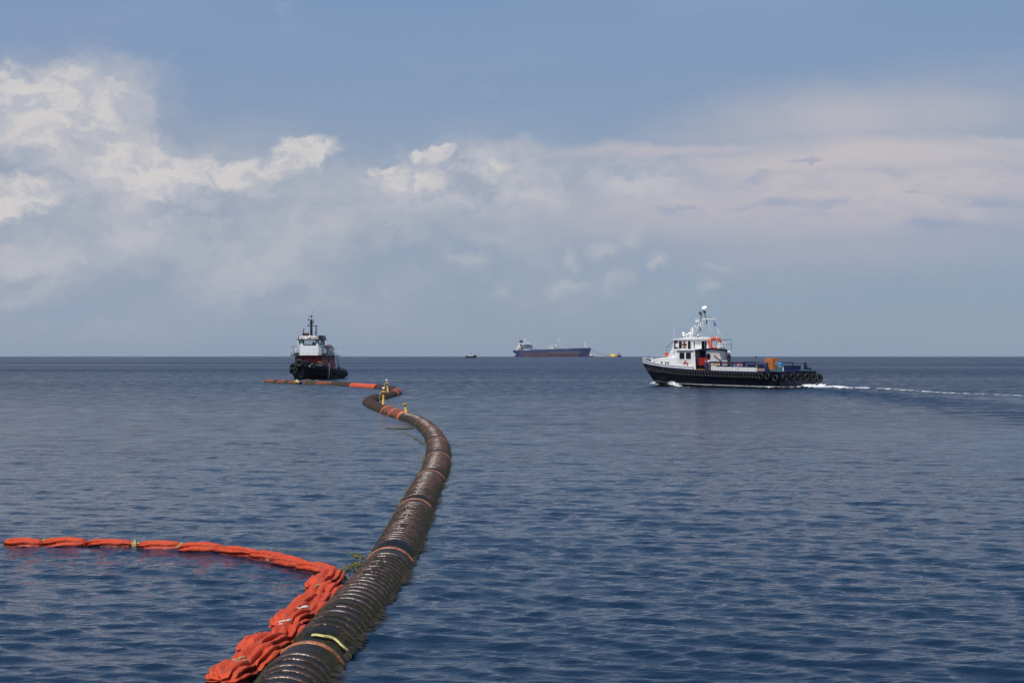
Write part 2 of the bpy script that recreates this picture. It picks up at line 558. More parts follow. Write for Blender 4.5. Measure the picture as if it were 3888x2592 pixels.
# ------------------------------------------------------------------ water
def water_material():
    m_ = bpy.data.materials.new('sea_water')
    m_.use_nodes = True
    t = NT(m_.node_tree)
    t.n.clear()
    bs = t.node('ShaderNodeBsdfPrincipled')
    out = t.node('ShaderNodeOutputMaterial')
    t.l.new(bs.outputs[0], out.inputs[0])
    geo = t.node('ShaderNodeNewGeometry')
    p = geo.outputs['Position']
    d = t.vmath('LENGTH', p)
    # broad patches of wind and calm
    pn = t.noise(t.vmath('MULTIPLY', p, (0.012, 0.03, 0.0)), 1.0, 4.0, 0.55)
    patch = t.sm(pn, 0.34, 0.66, 0.55, 1.3)
    far_n = t.noise(t.vmath('MULTIPLY', p, (0.0012, 0.0045, 0.0)), 1.0, 6.0, 0.65)
    # small capillary ripples, faded with distance as they fall below what can be resolved
    p1 = t.vmath('MULTIPLY', p, (0.72, 1.6, 1.0))
    b1 = t.noise(p1, 5.5, 4.0, 0.62, 0.4)
    b2 = t.noise(p1, 1.7, 4.0, 0.58, 0.5)
    b3 = t.noise(t.vmath('MULTIPLY', p, (0.7, 1.2, 1.0)), 0.34, 4.0, 0.58, 0.4)
    gr2 = t.noise(t.vmath('MULTIPLY', p, (0.75, 0.26, 0.0)), 1.0, 5.0, 0.62, 0.3)
    h1 = t.mul(b1, t.sm(d, 40.0, 220.0, 0.026, 0.022, 'LINEAR'))
    h2 = t.mul(b2, t.sm(d, 20.0, 120.0, 0.050, 0.21, 'LINEAR'))
    h3 = t.mul(b3, t.sm(d, 60.0, 260.0, 0.0, 0.50, 'LINEAR'))
    hh = t.mul(t.mul(t.add(t.add(h1, h2), h3), patch), t.mix(t.sm(d, 40.0, 110.0), 1.0, t.sm(gr2, 0.36, 0.64, 0.7, 1.3, 'LINEAR'), 'FLOAT'))
    bmp = t.node('ShaderNodeBump')
    bmp.inputs['Strength'].default_value = 1.0
    bmp.inputs['Distance'].default_value = 1.0
    t.put(bmp.inputs['Height'], hh)
    t.l.new(bmp.outputs[0], bs.inputs['Normal'])
    r_ = t.add(t.sm(d, 45.0, 150.0, 0.045, 0.27, 'LINEAR'), t.sm(d, 150.0, 420.0, 0.0, 0.08, 'LINEAR'))
    gr = t.noise(t.vmath('MULTIPLY', p, (0.75, 0.26, 0.0)), 1.0, 5.0, 0.62, 0.3)
    r_ = t.mul(r_, t.mix(t.sm(d, 40.0, 110.0), 1.0, t.sm(gr, 0.36, 0.64, 0.68, 1.32, 'LINEAR'), 'FLOAT'))
    r_ = t.mul(r_, t.sm(far_n, 0.32, 0.68, 0.68, 1.22))
    t.put(bs.inputs['Roughness'], r_)
    c = t.mix(t.sm(pn, 0.3, 0.7), (0.0052, 0.0185, 0.042, 1), (0.0072, 0.0250, 0.053, 1))
    t.put(bs.inputs['Base Color'], c)
    bs.inputs['IOR'].default_value = 1.333
    bs.inputs['Specular IOR Level'].default_value = 0.5
    return m_


M_WATER = water_material()
# wave set: many short-crested components around a wind direction
NW = 96
lam = np.exp(rng.uniform(np.log(0.20), np.log(7.0), NW))
th = R(258) + rng.normal(0, 0.38, NW)
kx, ky = 2 * np.pi / lam * np.cos(th), 2 * np.pi / lam * np.sin(th)
ph = rng.uniform(0, 2 * np.pi, NW)
slope = 0.0175 * np.interp(np.log(lam), np.log([0.2, 0.5, 0.9, 1.5, 3.0, 9.0]), [2.0, 1.75, 1.0, 0.50, 0.22, 0.13]) * rng.uniform(0.6, 1.4, NW)
amp = slope * lam / (2 * np.pi)


def sea_z(x, y, dr):
    """wave height; components shorter than the local mesh can carry are faded out"""
    x, y, dr = (np.asarray(q, dtype=np.float32) for q in (x, y, dr))
    z = np.zeros_like(x)
    patch = 1.0 + 0.28 * np.sin(x * 0.11 + 1.3 * np.sin(y * 0.05)) * np.sin(y * 0.043 + 0.7 * np.sin(x * 0.06) + 1.0)
    for i in range(NW):
        wgt = np.clip(lam[i] / np.maximum(dr, 1e-3) / 2.2 - 1.0, 0, 1).astype(np.float32)
        if not wgt.any():
            continue
        q = np.float32(kx[i]) * x + np.float32(ky[i]) * y + np.float32(ph[i])
        z += wgt * np.float32(amp[i]) * (np.sin(q) + 0.12 * np.cos(2 * q))
    return z * patch


def ocean():
    a_in = np.linspace(-25, 25, 640)
    a_out = np.concatenate([np.geomspace(25.3, 60, 26), np.linspace(64, 296, 60), 360 - np.geomspace(60, 25.3, 26)])
    A = np.radians(np.concatenate([a_in, a_out]))
    Rr = np.concatenate([[0.6, 2, 4, 6, 7.5], np.geomspace(9.5, 420, 1200), np.geomspace(440, 12500, 60)])
    nr, na = len(Rr), len(A)
    X = Rr[:, None] * np.sin(A)[None, :]
    Y = Rr[:, None] * np.cos(A)[None, :]
    dR = np.gradient(Rr)[:, None] * np.ones(na)[None, :]
    dA = np.abs(np.concatenate([np.diff(A), [A[-1] - A[-2]]]))[None, :] * Rr[:, None]
    Z = sea_z(X, Y, np.maximum(dR, dA * 0.8))
    # Kelvin-like wake swell behind the crew boat
    Z = Z + wake_swell(X, Y) * np.clip(1.2 - np.maximum(dR, dA) / 1.2, 0, 1)
    v = np.stack([X, Y, Z], -1).reshape(-1, 3).astype(np.float32)
    i = np.arange(nr - 1)[:, None] * na
    j = np.arange(na)[None, :]
    jn = (j + 1) % na
    f = np.stack([i + j, i + na + j, i + na + jn, i + jn], -1).reshape(-1, 4).astype(np.int32)
    cap = np.arange(na, dtype=np.int32)
    me = bpy.data.meshes.new('sea')
    me.vertices.add(len(v)); me.vertices.foreach_set('co', v.ravel())
    nl = f.size + na
    me.loops.add(nl)
    me.loops.foreach_set('vertex_index', np.concatenate([f.ravel(), cap]))
    me.polygons.add(len(f) + 1)
    ls = np.concatenate([np.arange(len(f)) * 4, [f.size]]).astype(np.int32)
    me.polygons.foreach_set('loop_start', ls)
    me.polygons.foreach_set('use_smooth', np.ones(len(f) + 1, dtype=bool))
    me.update(calc_edges=True)
    me.validate()
    me.materials.append(M_WATER)
    o = bpy.data.objects.new('sea', me)
    COL.objects.link(o)
    setp(o, kind='structure', label='calm dark blue sea with fine wind ripples')
    return o


WAKE = [ground(x, y) for x, y in ((3045, 1474), (3200, 1477), (3349, 1481), (3539, 1492), (3700, 1499), (3870, 1505), (4100, 1516), (4500, 1540))]


def wake_swell(X, Y):
    pts = np.array([(p.x, p.y) for p in WAKE])
    a, b = pts[0], pts[5]
    L = np.linalg.norm(b - a)
    d = (b - a) / L
    s = (X - a[0]) * d[0] + (Y - a[1]) * d[1]
    q = -(X - a[0]) * d[1] + (Y - a[1]) * d[0]
    out = np.zeros_like(X)
    m_ = (s > 0) & (s < 160) & (np.abs(q) < 60)
    ss, qq = s[m_], q[m_]
    arm = np.abs(qq) - 0.34 * ss
    env = np.exp(-(arm / (2.5 + 0.05 * ss)) ** 2) * np.exp(-ss / 90) * np.clip(ss / 8, 0, 1)
    phs = (0.8 * ss + 0.9 * np.abs(qq)) * 1.35
    out[m_] = 0.33 * env * np.sin(phs + 0.8 * np.sin(ss * 0.25))
    return out


ocean()
# ------------------------------------------------------------------ floating hose
def hose_mat(name, body, weed, gloss=0.22, weed_amt=0.5, lift=0.0, spec=0.25):
    m_ = bpy.data.materials.new(name)
    m_.use_nodes = True
    t = NT(m_.node_tree)
    t.n.clear()
    bs = t.node('ShaderNodeBsdfPrincipled')
    out = t.node('ShaderNodeOutputMaterial')
    t.l.new(bs.outputs[0], out.inputs[0])
    geo = t.node('ShaderNodeNewGeometry')
    p = geo.outputs['Position']
    z = t.sep(p)[2]
    n = t.noise(p, 2.2, 6.0, 0.65)
    nf = t.noise(p, 16.0, 5.0, 0.65)
    c = t.mix(t.sm(nf, 0.35, 0.65), tuple(x * 0.7 for x in body) + (1,), tuple(x * 1.4 for x in body) + (1,))
    # growth of weed creeping up from the water
    g = t.add(t.add(t.sm(z, 0.02 + lift, 0.36 + lift, 0.62, 0.0, 'LINEAR'), t.mul(t.sub(n, 0.5), 1.5)), t.mul(t.sub(nf, 0.5), 0.9))
    g = t.sm(g, 0.42 - 0.25 * weed_amt, 0.62 - 0.25 * weed_amt)
    wc = t.mix(t.sm(nf, 0.38, 0.62), tuple(x * 0.5 for x in weed) + (1,), tuple(x * 1.5 for x in weed) + (1,))
    c = t.mix(g, c, wc)
    t.put(bs.inputs['Base Color'], c)
    t.put(bs.inputs['Roughness'], t.mix(g, gloss, 0.62, 'FLOAT'))
    bs.inputs['Specular IOR Level'].default_value = spec
    bn_ = t.node('ShaderNodeBump')
    bn_.inputs['Strength'].default_value = 1
    bn_.inputs['Distance'].default_value = 0.02
    t.put(bn_.inputs['Height'], t.add(t.mul(t.noise(p, 7.0, 4.0, 0.6), 0.7), t.mul(t.mul(nf, g), 1.6)))
    t.l.new(bn_.outputs[0], bs.inputs['Normal'])
    return m_


M_HOSE = hose_mat('wet_black_rubber', (0.013, 0.012, 0.011), (0.038, 0.032, 0.011), 0.42, 0.60, spec=0.12)
M_HOSE_OLIVE = hose_mat('weedy_rubber', (0.034, 0.030, 0.022), (0.060, 0.047, 0.020), 0.55, 0.95, 0.1)
M_HOSE_SALMON = hose_mat('faded_red_rubber', (0.20, 0.070, 0.045), (0.055, 0.042, 0.020), 0.6, 0.35)
M_HOSE_ORANGE = hose_mat('orange_wrap', (0.62, 0.085, 0.025), (0.4, 0.08, 0.03), 0.5, 0.0)
M_RIB = hose_mat('copper_brown_rib', (0.085, 0.043, 0.027), (0.024, 0.021, 0.008), 0.31, 0.50, 0.06, spec=0.5)
M_RIB_DULL = hose_mat('dull_brown_rib', (0.060, 0.034, 0.024), (0.05, 0.04, 0.016), 0.5, 0.3)
M_BAND = mat('orange_band', (0.55, 0.11, 0.04), 0.45)
M_BAND_COPPER = hose_mat('copper_band', (0.30, 0.115, 0.052), (0.08, 0.045, 0.015), 0.34, 0.10)
M_YELLOW_BAND = mat('yellow_band', (0.70, 0.62, 0.22), 0.5, dirt=(0.2, 0.15, 0.05), dirt_amt=0.7, dscale=12)
M_WEED = mat('brown_weed', (0.045, 0.032, 0.010), 0.6, var=0.6, scale=6)
M_WEED_GREEN = mat('green_weed', (0.12, 0.12, 0.035), 0.6, var=0.5, scale=6)

HP = [(1092, 2640), (1118, 2592), (1203, 2487), (1467, 2160), (1522, 2058), (1577, 1943), (1612, 1866), (1652, 1790), (1665, 1713), (1658, 1678), (1634, 1641),
      (1586, 1606), (1535, 1588), (1449, 1558), (1411, 1540), (1400, 1530), (1416, 1521), (1461, 1510), (1497, 1500), (1508, 1493), (1496, 1485),
      (1466, 1478), (1399, 1471.5), (1325, 1466), (1276, 1462), (1226, 1460), (1152, 1458.5), (1103, 1456), (1054, 1454), (1012, 1451.5)]
hpts = [ground(*q) for q in HP]
hpts = [hpts[0] + (hpts[0] - hpts[1]) * 6] + hpts


def catmull(P_, per=24):
    out = []
    n = len(P_)
    for i in range(n - 1):
        p0, p1, p2, p3 = P_[max(i - 1, 0)], P_[i], P_[i + 1], P_[min(i + 2, n - 1)]
        # centripetal parameterisation
        t0 = 0.0
        t1 = t0 + max((p1 - p0).length, 1e-3) ** 0.5
        t2 = t1 + max((p2 - p1).length, 1e-3) ** 0.5
        t3 = t2 + max((p3 - p2).length, 1e-3) ** 0.5
        for k in range(per):
            t = t1 + (t2 - t1) * k / per
            if i == 0: a1 = p1
            else: a1 = p0 * ((t1 - t) / (t1 - t0)) + p1 * ((t - t0) / (t1 - t0))
            a2 = p1 * ((t2 - t) / (t2 - t1)) + p2 * ((t - t1) / (t2 - t1))
            a3 = p2 if i == n - 2 else p2 * ((t3 - t) / (t3 - t2)) + p3 * ((t - t2) / (t3 - t2))
            b1 = a2 if i == 0 else a1 * ((t2 - t) / (t2 - t0)) + a2 * ((t - t0) / (t2 - t0))
            b2 = a2 if i == n - 2 else a2 * ((t3 - t) / (t3 - t1)) + a3 * ((t - t1) / (t3 - t1))
            out.append(b1 * ((t2 - t) / (t2 - t1)) + b2 * ((t - t1) / (t2 - t1)))
    out.append(P_[-1])
    return out


class Path:
    def __init__(s, pts):
        s.p = pts
        s.s = [0.0]
        for a, b in zip(pts, pts[1:]):
            s.s.append(s.s[-1] + (b - a).length)
        s.L = s.s[-1]
        s.arr = np.array([tuple(q) for q in pts])

    def at(s, u):
        return Vector([float(np.interp(u, s.s, s.arr[:, k])) for k in range(3)])

    def frame(s, u, e=0.25):
        a, b = s.at(max(0, u - e)), s.at(min(s.L, u + e))
        t = (b - a).normalized()
        side = t.cross(Vector((0, 0, 1))).normalized()
        return s.at(u), t, side, side.cross(t)

    def s_of(s, q):
        d = np.linalg.norm(s.arr[:, :2] - np.array([q.x, q.y]), axis=1)
        return s.s[int(d.argmin())]


hose = Path(catmull(hpts))
HR = 0.45


def hose_z(d):      # axis height: rides lower in the water nearby
    return float(np.interp(d, [0, 20, 40, 80, 110, 300], [-0.19, -0.18, -0.14, -0.08, -0.03, -0.03])) + 0.012 * math.sin(d * 0.9)


hose_root = empty('floating_hose', tuple(hose.at(hose.s_of(ground(1203, 2487)))), label='long black ribbed floating hose winding over the water towards the black tug', cat='hose')
H0 = hose_root.location.copy()


def hose_frame(s_):
    c, t, side, up = hose.frame(s_)
    c = c.copy()
    c.z = hose_z(c.length)
    return c, t, side, up


def hose_shell(s0, s1, rfun, n=22, ds=0.09):
    k = max(3, int((s1 - s0) / ds))
    rows = []
    for i in range(k + 1):
        u = s0 + (s1 - s0) * i / k
        c, t, side, up = hose_frame(u)
        r_ = rfun(u - s0, s1 - u)
        rows.append([tuple(c + (side * math.cos(a) + up * math.sin(a)) * r_ - H0) for a in [R(-40) + R(260) * j / n for j in range(n + 1)]])
    return rows


# shared rib ring
def arc_ring(Rr, r, wd, n=22):
    b = MB()
    rows = []
    for j in range(n + 1):
        a = R(-25) + R(230) * j / n
        row = []
        for k in range(7):
            q = math.pi * k / 6
            rr = Rr + r * math.sin(q)
            row.append((wd * math.cos(q), rr * math.cos(a), rr * math.sin(a)))
        rows.append(row)
    return b.grid(rows, smooth=True)


rib_me = arc_ring(HR - 0.004, 0.024, 0.027).mesh('rib', M_RIB)
rib_dull_me = arc_ring(HR - 0.004, 0.024, 0.045).mesh('rib', M_RIB_DULL)
band_me = arc_ring(HR - 0.002, 0.026, 0.050).mesh('copper_band', M_BAND_COPPER)
oband_me = arc_ring(HR + 0.012, 0.045, 0.07).mesh('orange_band', M_BAND)


def ring_at(name, me, s_, parent, sc=1.0, tilt=0.0):
    c, t, side, up = hose_frame(s_)
    m_ = Matrix((t, side, up)).transposed()
    o = link_mesh(name, me, parent)
    o.matrix_local = Matrix.Translation(c - H0) @ (m_ @ Matrix.Rotation(tilt, 3, 'Z')).to_4x4() @ Matrix.Diagonal((1, sc, sc, 1))
    return o


def section_radius(a, b):
    e = min(a, b)
    if e < 0.42:
        q = e / 0.42
        return HR * (0.84 + 0.16 * (q * q * (3 - 2 * q)))
    return HR


joint_s = hose.s_of(ground(1203, 2487))
s_tail = hose.s_of(ground(1300, 1463))
s_sal0, s_sal1 = hose.s_of(ground(1537, 1589)), hose.s_of(ground(1478, 1567))
s_b0, s_b1 = hose.s_of(ground(1492, 1501.5)), hose.s_of(ground(1509, 1492))
s_or0, s_or1 = hose.s_of(ground(1440, 1474.5)), hose.s_of(ground(1340, 1467))
cuts = []
u = joint_s - 8.9
while u < s_sal0 - 4:
    cuts.append(u)
    u += 8.9
cuts += [s_sal0, s_sal1, s_sal1 + 9.5, s_sal1 + 19, s_sal1 + 28]
cuts = [c for c in cuts if c < s_b0 - 3 or c == s_sal1]
cuts += [s_b0, s_b1, (s_b1 * 2 + s_or0) / 3, (s_b1 + s_or0 * 2) / 3, s_or0, s_or1, s_tail]
tail_px = [1262, 1240, 1203, 1165, 1158, 1101, 1085, 1058, 1045, 1030, 1012]
tail_m = ['olive', 'salmon', 'salmon', 'olive', 'salmon', 'salmon', 'olive', 'salmon', 'olive', 'salmon', 'salmon']
tail_s = [hose.s_of(ground(px, float(np.interp(px, [1012, 1054, 1103, 1152, 1226, 1276], [1451.5, 1454, 1456, 1458.5, 1460, 1462])))) for px in tail_px]
cuts += tail_s
MATS = {'black': M_HOSE, 'olive': M_HOSE_OLIVE, 'salmon': M_HOSE_SALMON, 'orange': M_HOSE_ORANGE}
nrib = 0
rr_ = random.Random(3)
for i in range(len(cuts) - 1):
    a, b = cuts[i], cuts[i + 1]
    if b - a < 0.3:
        continue
    mid = (a + b) / 2
    if a >= s_tail - 0.01:
        kind = tail_m[i - (len(cuts) - 1 - len(tail_px)) if False else min(len(tail_m) - 1, cuts.index(a) - cuts.index(s_tail))]
    elif abs(a - s_sal0) < .01 or abs(a - s_b0) < .01:
        kind = 'salmon'
    elif abs(a - s_or0) < .01:
        kind = 'orange'
    elif mid > s_sal0 - 1:
        kind = 'olive'
    else:
        kind = 'black'
    mb = MB()
    short = b - a < 5
    rf = (lambda p, q: HR * 1.04) if kind == 'orange' else ((lambda p, q: HR * (0.9 + 0.1 * min(1, min(p, q) / 0.15))) if short else section_radius)
    mb.grid(hose_shell(a, b, rf, ds=0.1 if mid < joint_s + 60 else 0.3), smooth=True, flip=True)
    lab = {'orange': 'bright orange wrapped length', 'salmon': 'faded reddish ribbed length'}.get(kind)
    sec = mb.build('hose_section', MATS[kind], hose_root)
    if lab: sec['label'] = lab
    if kind == 'black':
        n = int((b - a - 1.5) / 0.33)
        for k in range(n):
            u = a + 0.62 + 0.33 * k + rr_.uniform(-0.02, 0.02)
            ring_at('rib', rib_me, u, sec, 1.0, rr_.uniform(-0.02, 0.02) + 0.10)
            nrib += 1
        ring_at('copper_band', band_me, b - 0.62, sec, 1.0, 0.10)
    elif kind in ('salmon',) or mid > s_sal0:
        mb = MB()
        pitch = 0.33 if kind != 'orange' else 99
        u = a + 0.35
        while u < b - 0.3 and kind != 'orange':
            c, t, side, up = hose_frame(u)
            for_rows = []
            for j in range(15):
                an = R(-10) + R(200) * j / 14
                dirn = side * math.cos(an) + up * math.sin(an)
                for_rows.append([tuple(c + dirn * HR - t * 0.06 - H0), tuple(c + dirn * (HR + 0.03) - H0), tuple(c + dirn * HR + t * 0.06 - H0)])
            mb.grid(for_rows)
            u += pitch
        if mb.f:
            mb.build('ribbing', M_RIB_DULL if kind == 'olive' else M_HOSE_SALMON, sec, kind='stuff')
for u in (s_sal0 + 0.05, s_sal1 - 0.05, s_b0, s_b1, (s_sal0 + s_sal1) / 2):
    ring_at('orange_band', oband_me, u, hose_root, 1.0)
for k in range(1, 8):
    ring_at('orange_band', oband_me, s_sal0 - 0.35 - 8.9 * (k - 1), hose_root, 0.99) if k in (1,) else None
# cream-yellow band over the nearest joint
mb = MB()
rows = []
for j in range(19):
    an = R(20) + R(80) * j / 18
    c, t, side, up = hose_frame(joint_s + 0.06)
    dn_ = side * math.cos(an) + up * math.sin(an)
    rows.append([tuple(c + dn_ * (0.86 * HR + 0.03 + e) + t * (x + 0.03 * math.sin(j * .8)) - H0) for x, e in ((-0.035, 0), (-0.03, .014), (0.03, .014), (0.035, 0))])
mb.grid(rows, smooth=False)
mb.build('yellow_band', M_YELLOW_BAND, hose_root)
# tail fittings: shackles, floats and rope lashings amid the far end of the hose
for px, dz, r_, m_ in ((1128, .5, .22, (0.65, 0.55, 0.18)), (1133, .36, .2, (0.62, 0.5, 0.14)), (1145, .42, .25, (0.02, 0.04, 0.16)), (1151, .25, .17, (0.7, 0.68, 0.62))):
    g = ground(px, 1458.5)
    mb = MB()
    mb.ball((0, 0, 0), r_, 12, 8, (1.2, 1, .8))
    mb.tube([(0, 0, -r_), (0, 0, r_ * 1.2)], 0.04, 6)
    mb.build('end_float', mat('end_float_paint', m_, 0.5), hose_root, loc=tuple(Vector((g.x, g.y - 0.35, dz * .7)) - H0))
mb = MB()
for k in range(26):
    g = ground(1118 + k * 3.4, 1458)
    x, y = g.x, g.y
    z0 = 0.34 + 0.08 * math.sin(k * 0.9 + 1)
    mb.tube([(x, y - .3, z0 - .1), (x + .35, y, z0 + .12), (x + .7, y + .2, z0 - .05)], 0.03, 5)
for (xa, za, xb, zb) in ((1166, .62, 1176, .1), (1150, .45, 1172, .6)):
    g1, g2 = ground(xa, 1457), ground(xb, 1459)
    mb.tube([(g1.x, g1.y, za), (g2.x, g2.y, zb)], 0.035, 5)
mb.v = [tuple(Vector(q) - H0) for q in mb.v]
mb.build('rope_lashing', mat('grey_rope', (0.22, 0.19, 0.17), 0.8), hose_root, kind='stuff')

# weed fringe trailing from the flanks at the water
mb = MB()
wr = random.Random(5)
for side_s, dens_, reach in ((1, 60, 0.13), (-1, 16, 0.05)):
    u = joint_s - 8
    while u < joint_s + 62:
        c, t, side, up = hose_frame(u)
        hw = math.sqrt(max(0.01, HR * HR - c.z * c.z))
        big = 0.6 + 0.7 * math.sin(u * 0.9) * math.sin(u * 2.3 + 1)
        L = reach * wr.uniform(0.3, 1.3) * max(0.25, big)
        p = Vector((c.x, c.y, 0)) + side * side_s * (hw - 0.02)
        z0 = 0.035 + wr.uniform(0, 0.04)
        tt = t * wr.uniform(-0.06, 0.06)
        ww = t * wr.uniform(0.012, 0.03)
        tip = p + side * side_s * L + tt
        a = [p - ww, p + ww, tip + ww * .4, tip - ww * .4]
        a[0].z = a[1].z = z0; a[2].z = a[3].z = 0.012 + wr.uniform(0, 0.02)
        a[0] -= side * side_s * 0.03; a[1] -= side * side_s * 0.03
        mb._add([q - H0 for q in a], [(0, 1, 2, 3)])
        u += 1 / dens_ * wr.uniform(0.5, 1.5) * (1 + max(0, u - joint_s) / 25)
mb.build('weed_fringe', M_WEED, hose_root, kind='stuff')

# ------------------------------------------------------------------ marker posts standing on the hose
M_YEL = mat('yellow_paint', (0.62, 0.36, 0.015), 0.45, dirt=(0.10, 0.06, 0.02), dirt_amt=0.7, dscale=5)
M_CHROME = mat('lamp_metal', (0.75, 0.76, 0.78), 0.25, metal=0.6)
M_LENS = mat('lamp_lens', (0.05, 0.06, 0.10), 0.15)
def marker(px, py, top_py, s_near, tilt, lab, head=True):
    c, t, side, up = hose_frame(s_near)
    g = Vector((c.x, c.y, c.z + HR - 0.03))
    h = (py - top_py) / F_PX * c.y
    root = empty('marker_post', tuple(g), 0, label=lab, cat='marker post', group='yellow marker posts on the floating hose')
    root.rotation_euler = tilt
    r_ = 0.068
    MB().lathe([(r_ * 1.5, 0), (r_ * 1.5, .05), (r_, .06), (r_, h * .96)], n=14).build('post', M_YEL, root)
    if head:
        MB().lathe([(0.0, h * .94), (.165, h * .95), (.175, h * .97), (.165, h * 1.0), (0.12, h * 1.03), (0.0, h * 1.03)], n=18).build('collar', M_YEL, root)
        MB().lathe([(0.0, h * 1.03), (.06, h * 1.03), (.055, h * 1.03 + .06), (.11, h * 1.03 + .10), (.12, h * 1.03 + .20), (.07, h * 1.03 + .26), (0, h * 1.03 + .27)], n=14).build('lamp', M_CHROME, root)
        MB().lathe([(.115, h * 1.03 + .12), (.124, h * 1.03 + .15), (.115, h * 1.03 + .18)], n=14).build('lens', M_LENS, root)
        MB().tube([(-.19, 0, h * .95), (-.24, -.02, h * .6), (-.20, -.05, h * .25), (-.10, -.04, .05)], 0.012, 6).build('cable', mat('pale_rope', (0.5, 0.45, 0.35), .8), root)
    else:
        MB().torus((0, 0, h * .97), r_ * 1.15, 0.05, 16, 8).lathe([(0, h), (r_, h), (r_ * 1.05, h * .93)], n=14).build('collar', M_YEL, root)
        MB().prism([(-.12, 0), (.12, 0), (.0, h * .45)], -.02, .02).build('gusset', M_YEL, root)


# ------------------------------------------------------------------ orange containment boom
def cloth_mat():
    m_ = mat('orange_boom_cloth', (0.55, 0.060, 0.015), 0.75, var=0.14, scale=4.0, dirt=(0.26, 0.045, 0.03), dirt_amt=0.75, dscale=5.0, bump=0.022, bscale=15.0)
    t = NT(m_.node_tree)
    bs = [n for n in t.n if n.type == 'BSDF_PRINCIPLED'][0]
    src = bs.inputs['Base Color'].links[0].from_socket
    pz = t.node('ShaderNodeNewGeometry').outputs['Position']
    wet = t.sm(t.add(t.sep(pz)[2], t.mul(t.sub(t.noise(pz, 9.0, 4.0, 0.6), 0.5), 0.07)), 0.015, 0.065)     # soaked cloth along the water
    t.put(bs.inputs['Base Color'], t.mix(wet, (0.20, 0.018, 0.008, 1), src))
    t.put(bs.inputs['Roughness'], t.mix(wet, 0.25, 0.75, 'FLOAT'))
    return m_


M_BOOM = cloth_mat()
M_TIE = mat('khaki_rope', (0.36, 0.31, 0.14), 0.8, var=0.3, scale=14, bump=0.01, bscale=40)


def pillow(L, Wd, Ht, seed, folds=5, nu=30, nv=56, deep=0.30):
    """wrinkled cloth-covered float lying along +X, centre of its base at the water"""
    g = random.Random(seed)
    p1, p2, tw, sk = g.uniform(0, 6), g.uniform(0, 6), g.uniform(-0.5, 0.9), g.uniform(-.10, .10)
    lob = [g.uniform(0.5, 1.3) for _ in range(8)]
    rows = []
    for i in range(nu + 1):
        u = i / nu
        x = (u - 0.5) * L
        e = min(u, 1 - u)
        env = min(1.0, (e / 0.09)) ** 0.5
        envw = 0.64 + 0.22 * env + 0.14 * math.sin(math.pi * u)
        env = 0.24 + 0.50 * env + 0.26 * math.sin(math.pi * u)
        pinch = math.exp(-(e / 0.05) ** 2)
        row = []
        for j in range(nv):
            a = 2 * math.pi * j / nv
            ph_ = folds * a + tw * 2.2 * (u - .5) * 3 + p1 + 0.5 * math.sin(3 * u * math.pi + p2)
            fold = abs(math.sin(ph_ / 2)) ** 0.75
            amp_ = deep * lob[int(((ph_ / (2 * math.pi)) % 8))] * (0.8 + 0.35 * math.sin(5 * u + j * .15 + p2))
            r_ = 1.0 - amp_ * (1 - fold) + 0.025 * math.sin(13 * u + 2 * a + p2) + 0.02 * math.sin(27 * u - 3 * a)
            r_ += pinch * 0.26 * math.sin(13 * a + p2)
            y = math.copysign(abs(math.cos(a)) ** 0.75, math.cos(a)) * Wd / 2 * r_ * envw
            z = math.copysign(abs(math.sin(a)) ** 0.80, math.sin(a)) * Ht * (0.62 if math.sin(a) < 0 else 1.0) * r_ * env
            dx_ = pinch * 0.05 * math.sin(5 * a + p1) * L * (1 if u > .5 else -1)
            row.append((x + dx_ * .6, y + sk * x, z))
        rows.append(row)
    b = MB().grid(rows, closed=True, smooth=True, flip=True)
    k = len(b.v)
    for rw, rev in ((rows[0], False), (rows[-1], True)):
        cc = Vector((0, 0, 0))
        for q in rw: cc += Vector(q)
        cc /= len(rw)
        b._add([tuple(cc + (Vector(q) - cc) * 1.0) for q in rw] + [tuple(cc)], [((j, (j + 1) % nv, nv) if rev else (j, nv, (j + 1) % nv)) for j in range(nv)], True)
    return b


boom_pts = []   # (x px, y px) ends of each float at the water
row_a = [((14, 2072), (170, 2074)), ((157, 2074), (336, 2074)), ((332, 2074), (506, 2075)), ((521, 2082), (694, 2085)), ((683, 2090), (846, 2097)),
         ((826, 2098), (980, 2114)), ((957, 2116), (1086, 2137)), ((1044, 2134), (1166, 2163)), ((1131, 2160), (1272, 2178))]
boom_root = empty('oil_boom', tuple(ground(1240, 2200)), label='bright orange containment boom of cloth floats curving beside the black hose', cat='boom')
B0 = boom_root.location.copy()
sd_ = 10
for (a, b) in row_a:
    A_, B_ = ground(*a), ground(*b)
    d = B_ - A_
    mb = pillow(d.length * (0.93 if sd_ % 3 else .97), 0.32, 0.118 + 0.012 * (sd_ % 3), sd_, 7 + sd_ % 2, deep=.40)
    o = mb.build('float', M_BOOM, boom_root, loc=tuple((A_ + B_) / 2 - B0 + Vector((0, 0, 0.035))), rot=(0, 0, math.atan2(d.y, d.x)))
    sd_ += 1
for (px, py) in ((168, 2072), (512, 2076), (688, 2086), (818, 2092), (940, 2108), (1040, 2132)):
    g = ground(px, py)
    mb = MB()
    for k in range(4):
        mb.torus((0, 0, 0), 0.075 + 0.006 * k, 0.022, 12, 6, axis=(1, 0.2 * k - .3, 0), flat=1.2)
    mb.ball((0, 0, 0), 0.08, 8, 6, (1.8, .8, .8))
    mb.build('rope_tie', M_TIE, boom_root, loc=tuple(g - B0 + Vector((0, 0, 0.03))))
